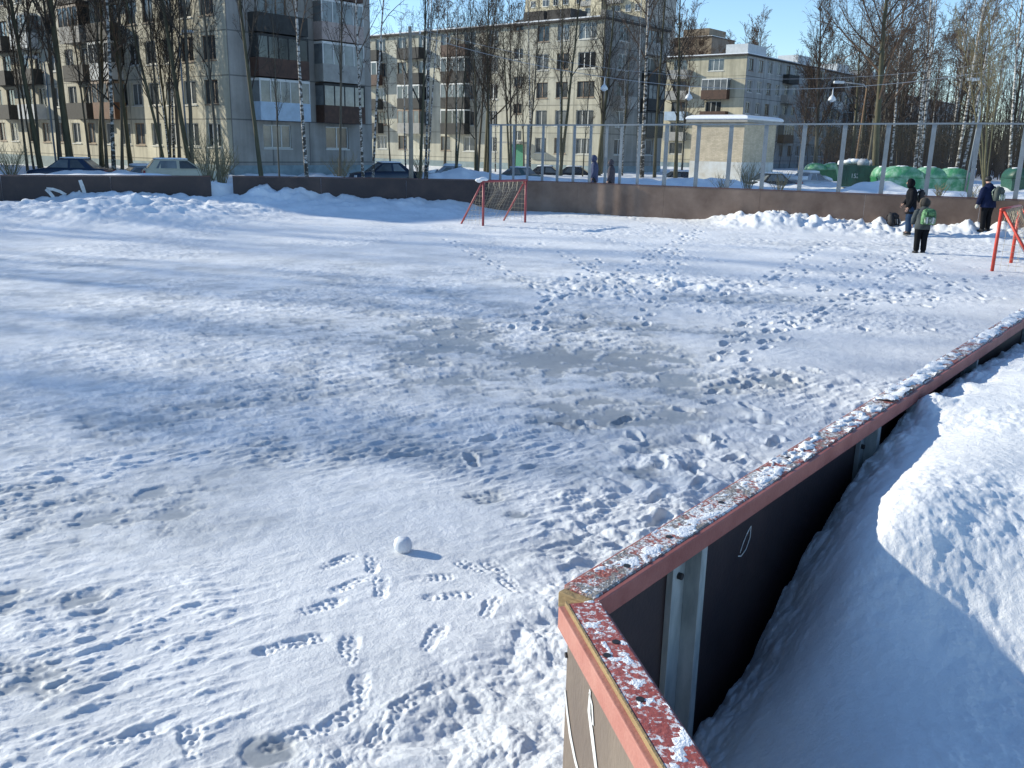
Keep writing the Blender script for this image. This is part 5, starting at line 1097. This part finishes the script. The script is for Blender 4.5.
    for kn, an, toe in legs:
        bm2 = MB(); bm2.tube([(an[0], an[1], .10*h), (an[0], an[1], .05*h), (an[0], an[1]+.004*h, .0)], [.036*h, .04*h, .038*h], 10)
        bm2.loft([[(an[0]-.032*h, an[1]-.045*h, 0), (an[0]+.032*h, an[1]-.045*h, 0), (toe[0]+.036*h, toe[1]+.02*h, 0), (toe[0]-.036*h, toe[1]+.02*h, 0)], [(an[0]-.03*h, an[1]-.04*h, .045*h), (an[0]+.03*h, an[1]-.04*h, .045*h), (toe[0]+.028*h, toe[1]+.0*h, .034*h), (toe[0]-.028*h, toe[1]+.0*h, .034*h)]]); bm2.obj('boot', boot, t, smooth=True)
    # jacket
    p = puff; jm = MB(); rings = []
    for z, wx, wy, yy in ((hip-(.055+coat)*h, .118, .092, 0), (hip-(.045+coat)*h, .124, .098, 0), (hip+.02*h, .122, .095, 0), (.60*h, .118, .092, fb*.2), (.70*h, .126, .098, fb*.5), (.77*h, .122, .09, sy), (.81*h, .098, .075, sy), (.845*h, .055, .055, sy*1.1), (.865*h, .05, .05, sy*1.2)):
        rings.append([(math.cos(a)*wx*h*p*(1+.03*math.sin(a*5+z*9)), yy+math.sin(a)*wy*h*p*(1+.03*math.sin(a*4+z*7)), z) for a in np.linspace(0, 2*PI, 19)[:-1]])
    jm.loft(rings)
    for s, (el, wr) in zip((-1, 1), arms):
        w = np.array(wr)*h+np.array([0, sy, 0]); e = np.array(el)*h+np.array([0, sy, 0]); s0 = np.array([s*sx*.75*p, sy, sh-.015*h]); s1 = np.array([s*sx*1.08*p, sy, sh-.045*h])
        jm.tube([s0, s1, s1*.5+e*.5, e, e*.45+w*.55, w+(w-e)*.02], [.045*h*p, .050*h*p, .045*h*p, .042*h*p, .037*h*p, .032*h*p], 12)
    jm.obj('jacket', jacket, t, smooth=True)
    hc = np.array([head[0]*h, sy*1.4+.01*h+head[1]*h, .935*h])
    if hood == 'up':
        mb = MB(); rings = []
        for i in range(9):
            a = PI*i/8; rr = []
            for j in range(14):
                b = 2*PI*j/14; x = .085*h*math.sin(a)*math.cos(b); y = .085*h*math.sin(a)*math.sin(b); z = -.092*h*math.cos(a)-.012*h
                if y > .045*h: y = .045*h+(y-.045*h)*.3
                rr.append((hc[0]+x, hc[1]-.008*h+y, hc[2]+.005*h+z))
            rings.append(rr)
        mb.loft(rings).obj('hood', hoodm or jacket, t, smooth=True)
    elif hood == 'down':
        mb = MB(); mb.ball((hc[0], hc[1]-.035*h, .845*h), (.085*h, .055*h, .045*h), 14, 9); mb.obj('lowered_hood', hoodm or jacket, t, smooth=True)
        mb = MB(); mb.ball((hc[0], hc[1], hc[2]+.018*h), (.060*h, .066*h, .052*h), 14, 9); mb.obj('knit_hat', boot, t, smooth=True)
    if fur:
        mb = MB(); rf = random.Random(2); cpt = []
        for i in range(25): a = 2*PI*i/24; cpt.append((hc[0]+.082*h*math.cos(a), hc[1]+.0*h-.02*h*math.cos(a*2), hc[2]-.01*h+.08*h*math.sin(a)))
        mb.tube(cpt, [.022*h*rf.uniform(.8, 1.2) for _ in cpt], 8); mb.obj('fur_trim', fur, t, smooth=True)
    for s in (-1, 1):
        mb = MB(); mb.ball((hc[0]+s*.02*h, hc[1]+.058*h, hc[2]+.003*h), (.006*h, .004*h, .005*h), 8, 6); mb.obj('eye', M_bolt, t, smooth=True)
    return t
def backpack(loc, rz, w, h, d, m, m2, label, tilt_=0, extra=None):
    t = thing('backpack', loc, rz, label, 'backpack', 'school backpacks'); t.rotation_euler = (tilt_, 0, rz)
    rings = []
    for z, k, dd in ((0, .82, .8), (.04*h, .96, .95), (.3*h, 1, 1), (.7*h, .97, .95), (.9*h, .82, .75), (h, .5, .4)):
        rings.append([(math.copysign(abs(math.cos(a))**.6, math.cos(a))*w/2*k, math.copysign(abs(math.sin(a))**.6, math.sin(a))*d/2*dd, z) for a in np.linspace(0, 2*PI, 17)[:-1]])
    MB().loft(rings).obj('main_bag', m, t, smooth=True)
    mb = MB(); mb.box(-w*.36, -d/2-.045, .08*h, w*.36, -d/2+.01, .48*h); mb.obj('front_pocket', m2, t, bevel=.02)
    mb = MB(); mb.box(-w*.30, -d/2-.02, .58*h, w*.30, -d/2+.012, .80*h); mb.obj('upper_pocket', extra or m, t, bevel=.015)
    for s in (-1, 1): MB().tube([(s*w*.28, d*.42, .9*h), (s*w*.34, d*.5+.05, .65*h), (s*w*.33, d*.45, .12*h)], .016, 6).obj('strap', m2, t, smooth=True)
    MB().tube([(-.05, d*.3, .95*h), (-.04, d*.3, 1.04*h), (.04, d*.3, 1.04*h), (.05, d*.3, .95*h)], .009, 6).obj('handle', m2, t, smooth=True)
    for s in (-1, 1): MB().box(s*w*.2-.012, -d/2-.048, .06*h, s*w*.2+.012, -d/2-.046, .46*h).obj('reflective_stripe', mat('reflective_tape', (.6, .62, .6), .4, .1), t)
    return t
J_blk = mat('black_coat', (.010, .011, .014), .85, .3, 6, .3, 30, spec=.08); J_navy = mat('navy_jacket', (.012, .018, .05), .8, .3, 6, .3, 30, spec=.08); J_grey = mat('grey_jacket', (.065, .075, .078), .8, .3, 8, .3, 40, spec=.08); T_blk = mat('black_trousers', (.010, .011, .013), .85, .2, spec=.08); T_jean = mat('dark_blue_jeans', (.02, .04, .08), .85, .25, 6, spec=.08)
B_blk = mat('black_boots', (.012, .012, .013), .6, .2); FUR = mat('grey_brown_fur', (.14, .11, .08), .95, .5, 30, 1, 60); Gl = mat('light_mitten', (.35, .34, .3), .8, .2)
BP_g = mat('green_backpack_cloth', (.03, .085, .035), .7, .3, 14, col2=(.13, .30, .13), thr=(.42, .58)); BP_d = mat('dark_backpack_cloth', (.02, .03, .028), .7, .3, 8, col2=(.06, .08, .07)); BP_k = mat('black_backpack_cloth', (.012, .012, .015), .7, .3, 8); BP_w = mat('pale_pocket', (.06, .10, .07), .6, .3, 16, col2=(.36, .42, .36), thr=(.46, .58))
p = gp(907, 238); person((p[0], p[1], gh(p[0], p[1])), R(75), 1.50, 'slim child in long black hooded coat and jeans, head bowed, left of the green backpack', J_blk, T_jean, B_blk, coat=.07, head=(0, .035), bow=.03, arms=[((-.14, .0, .64), (-.13, .05, .50)), ((.14, .02, .65), (.10, .10, .55))])
backpack((p[0]+.23, p[1]-.02, gh(p[0], p[1])+.88), R(75), .26, .36, .14, BP_k, BP_d, 'dark backpack worn by the slim child in the black coat')
p = gp(919, 253); person((p[0], p[1], gh(p[0], p[1])), R(-5), 1.27, 'small child seen from behind in grey jacket and black trousers with fur hood', J_grey, T_blk, B_blk, coat=.0, hood='up', hoodm=mat('dark_hood', (.03, .028, .025), .9, .2), fur=FUR, puff=1.15, chubby=1.15, arms=[((-.16, .03, .64), (-.15, .09, .54)), ((.16, .03, .64), (.16, .09, .55))], head=(0, .02), bow=.02)
backpack((p[0]-.01, p[1]-.27, gh(p[0], p[1])+.70), R(-5), .33, .36, .17, BP_g, BP_w, 'bright green patterned school backpack on the small child in grey', extra=BP_g)
p = np.array([13.25, 25.75, 0]); p = atY(984, 232, 25.6); person((p[0], p[1], gh(p[0], p[1])), R(20), 1.50, 'child in navy hooded jacket and black trousers facing the sunlit boards', J_navy, T_blk, B_blk, hood='down', puff=1.2, glove=Gl, arms=[((-.17, .0, .64), (-.19, .03, .50)), ((.16, .06, .64), (.10, .14, .58))], head=(.0, .03), bow=.05)
backpack((p[0]+.13, p[1]-.24, gh(p[0], p[1])+.86), R(32), .34, .38, .17, BP_d, BP_w, 'dark green backpack on the child in the navy jacket')
p = gp(893, 234); backpack((p[0], p[1], gh(p[0], p[1])-.02), R(40), .42, .38, .22, BP_k, BP_k, 'black backpack dropped on the snow left of the child in black', tilt_=R(-14))
for px, Y, lab, rz_, j in ((594, 38, 'distant walker in a dark blue coat beyond the fence, the left of two', 80, mat('blue_coat', (.015, .03, .09), .8, .2)), (611, 40, 'distant walker in dark clothes beyond the fence, the right of two', 70, mat('dark_plum_coat', (.022, .02, .035), .8, .2))):
    p = atY(px, 178, Y); person((p[0], p[1], gh(p[0], p[1])), R(rz_), 1.72, lab, j, T_blk, B_blk, coat=.06, hood='up', stride=.12)
